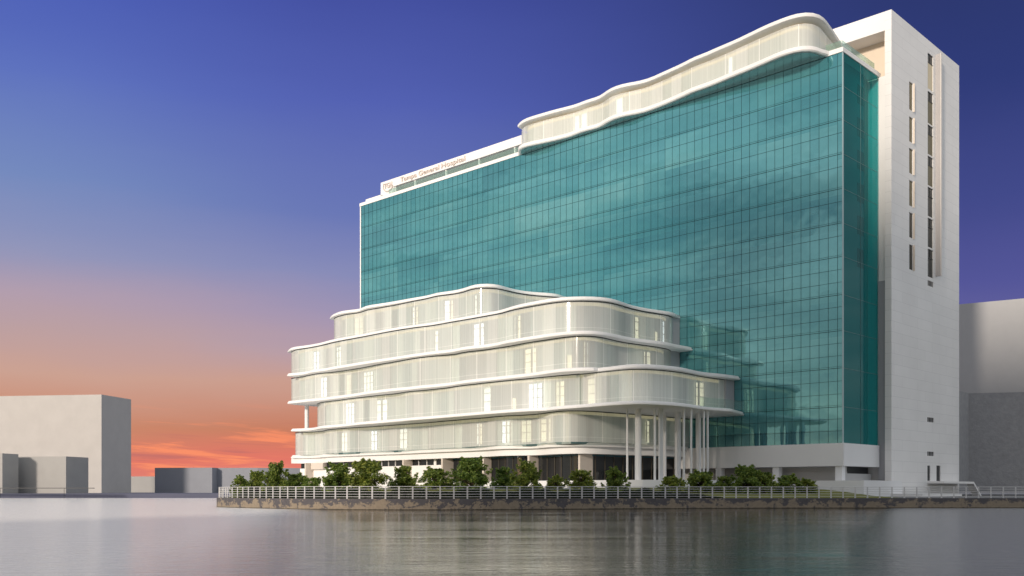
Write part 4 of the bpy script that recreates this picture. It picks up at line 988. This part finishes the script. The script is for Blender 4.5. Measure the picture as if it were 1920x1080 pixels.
# low clipped hedge behind the railing; its right end stands in for lawn shade
m = MB(); rng = random.Random(9)
hl = offset(wl, 1.35); dh = arclen(hl)
ua = next(dh[i] for i in range(n) if hl[i][1] < 103.0 and hl[i][0] < -20); ub = next(dh[i] for i in range(n) if hl[i][0] > 19.5)
for _ in range(30000):
    u = rng.uniform(ua, ub); (x, y) = cut(hl, u, u + .01, 1)[0] if False else (0, 0)
    break
samples = cut(hl, ua, ub, 400)
for _ in range(26000):
    f = rng.random(); i = min(399, int(f * 400)); a, b = samples[i], samples[i + 1]; g = rng.random()
    taper = min(1, (1 - f) * 9) * min(1, f * 25 + .3)
    hh = (.72 + .16 * math.sin(f * 61) + .10 * math.sin(f * 171)) * taper
    z = 1.02 + hh * rng.random() ** .6
    p = Vector((a[0] + (b[0] - a[0]) * g + rng.uniform(-.1, .1), a[1] + (b[1] - a[1]) * g + rng.uniform(-.55, .55), z))
    nrm = Vector((rng.uniform(-1, 1), rng.uniform(-1, .5), rng.uniform(-.2, 1))).normalized()
    e1 = nrm.orthogonal().normalized(); e2 = nrm.cross(e1); s = rng.uniform(.06, .12)
    m.add([tuple(p - e1 * s), tuple(p - e2 * s * .5), tuple(p + e1 * s), tuple(p + e2 * s * .5)], [(0, 1, 2, 3)])
core = []
for i in range(400):
    f = i / 400; taper = min(1, (1 - f) * 9) * min(1, f * 25 + .3)
    core.append((samples[i], 1.0 + .62 * taper))
pts = []; fs = []
for (x, y), z in core: pts += [(x, y - .35, .9), (x, y - .25, z), (x, y + .3, z), (x, y + .4, .9)]
for i in range(len(core) - 1):
    for k in range(3): fs.append((4 * i + k, 4 * i + k + 1, 4 * (i + 1) + k + 1, 4 * (i + 1) + k))
m.add(pts, fs)
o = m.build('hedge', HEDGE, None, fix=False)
tag(o, 'low dark green hedge running behind the railing along the seawall', 'hedge')

# ------------------------------------------------------------------ buildings around
def block(name, label, poly, z0, z1, mt, par=.35, extra=None):
    """plain rendered building: walls, recessed flat roof behind a parapet"""
    cx = sum(p[0] for p in poly) / len(poly); cy = sum(p[1] for p in poly) / len(poly)
    root = empty(name, (cx, cy, z0)); tag(root, label, 'building')
    loc = [(x - cx, y - cy) for x, y in poly]
    m = MB(); n_ = len(loc); ins = offset(loc, par, True)
    h = z1 - z0
    p = [(x, y, 0) for x, y in loc] + [(x, y, h) for x, y in loc] + [(x, y, h) for x, y in ins] + [(x, y, h - .9) for x, y in ins]
    f = []
    for i in range(n_):
        j = (i + 1) % n_
        for r in range(3): f.append((r * n_ + i, r * n_ + j, (r + 1) * n_ + j, (r + 1) * n_ + i))
    m.add(p, f); m.build('wall', mt, root)
    m = MB(); m.add([(x, y, h - .88) for x, y in offset(loc, par * .5, True)], [tuple(range(n_))]); m.build('roof', BLOCKGREY, root, fix=False)
    return root
bank = MB(); bank.prism([(-900, 236), (-170, 238), (-90, 241), (-20, 243), (60, 260), (60, 1800), (-900, 1800)], -1, 1.12)
o = bank.build('far_bank', BANK, None); tag(o, kind='structure')
block('slab_building', 'tall plain windowless block across the water at far left, lit front and grey end', [(-123.7, 300), (-120.9, 316), (-185, 326), (-188, 310)], 1.0, 30.8, BLOCK)
block('annex_building', 'low block before the tall windowless one, its right part casting grey shade', [(-112, 250), (-110.2, 259), (-133, 262), (-135, 253)], 1.0, 10.4, ANNEX)
block('annex_building', 'low block cut by the left edge of the picture', [(-124.4, 243), (-123.2, 248.5), (-160, 252), (-161.2, 246)], 1.0, 10.9, ANNEX)
block('distant_building', 'small half sunlit distant building between the tall block and the long grey one', [(-141, 400), (-139, 420), (-165, 425), (-167, 404)], 1.0, 7.6, ANNEX)
block('long_building', 'long low grey building across the water behind the left trees', [(-118.4, 330), (-98.5, 327), (-98.0, 331), (-84, 329), (-70, 334), (-52, 345), (-52, 370), (-116, 372)], 1.0, 9.4, BLOCKGREY)
block('rear_white_building', 'big plain white building behind the tower at the right edge', [(74, 184), (112, 160), (126, 182), (88, 206)], 1.8, 35.4, simple('rear_render', (.50, .495, .49), .8))
block('grey_textured_building', 'rough dark grey building right of the tower base', [(69, 157), (75.7, 165), (103, 158.5), (104.3, 163.5), (76, 170.5), (65, 160)], 1.5, 17.9, simple('rough_grey', (.31, .31, .32), .95, .22, 1.2, bump=1.0, bscale=1.6))
# unseen block added behind the viewpoint to cast shade over the right waterfront
block('unseen_shade_block', 'unseen block added behind the viewpoint to shade the right half of the waterfront', [(-88, -49), (35, -120), (23, -141), (-100, -70)], .5, 90, BLOCK)
# dark landing stage by the far bank
jet = empty('landing_stage', (-112, 233, 0)); tag(jet, 'thin dark landing stage low over the far left water edge', 'pier')
m = MB(); m.box(-40, 14, -.8, .8, 2.30, 2.46); m.build('deck', DARKFRAME, jet)
for k in range(4):
    m = MB(); m.tube([(-38 + k * 15, .4, -.6), (-38 + k * 15, .4, 2.3)], .05, 8); m.build('pile', DARKFRAME, jet)
m = MB(); m.add([(-44, -2, 1.72), (-22, -2, 1.28), (-22, -1, 1.28), (-44, -1, 1.72), (-44, -2, 1.86), (-22, -2, 1.36), (-22, -1, 1.36), (-44, -1, 1.86)],
                [(0, 1, 5, 4), (1, 2, 6, 5), (2, 3, 7, 6), (3, 0, 4, 7), (4, 5, 6, 7), (3, 2, 1, 0)])
m.build('ramp', DARKFRAME, jet)
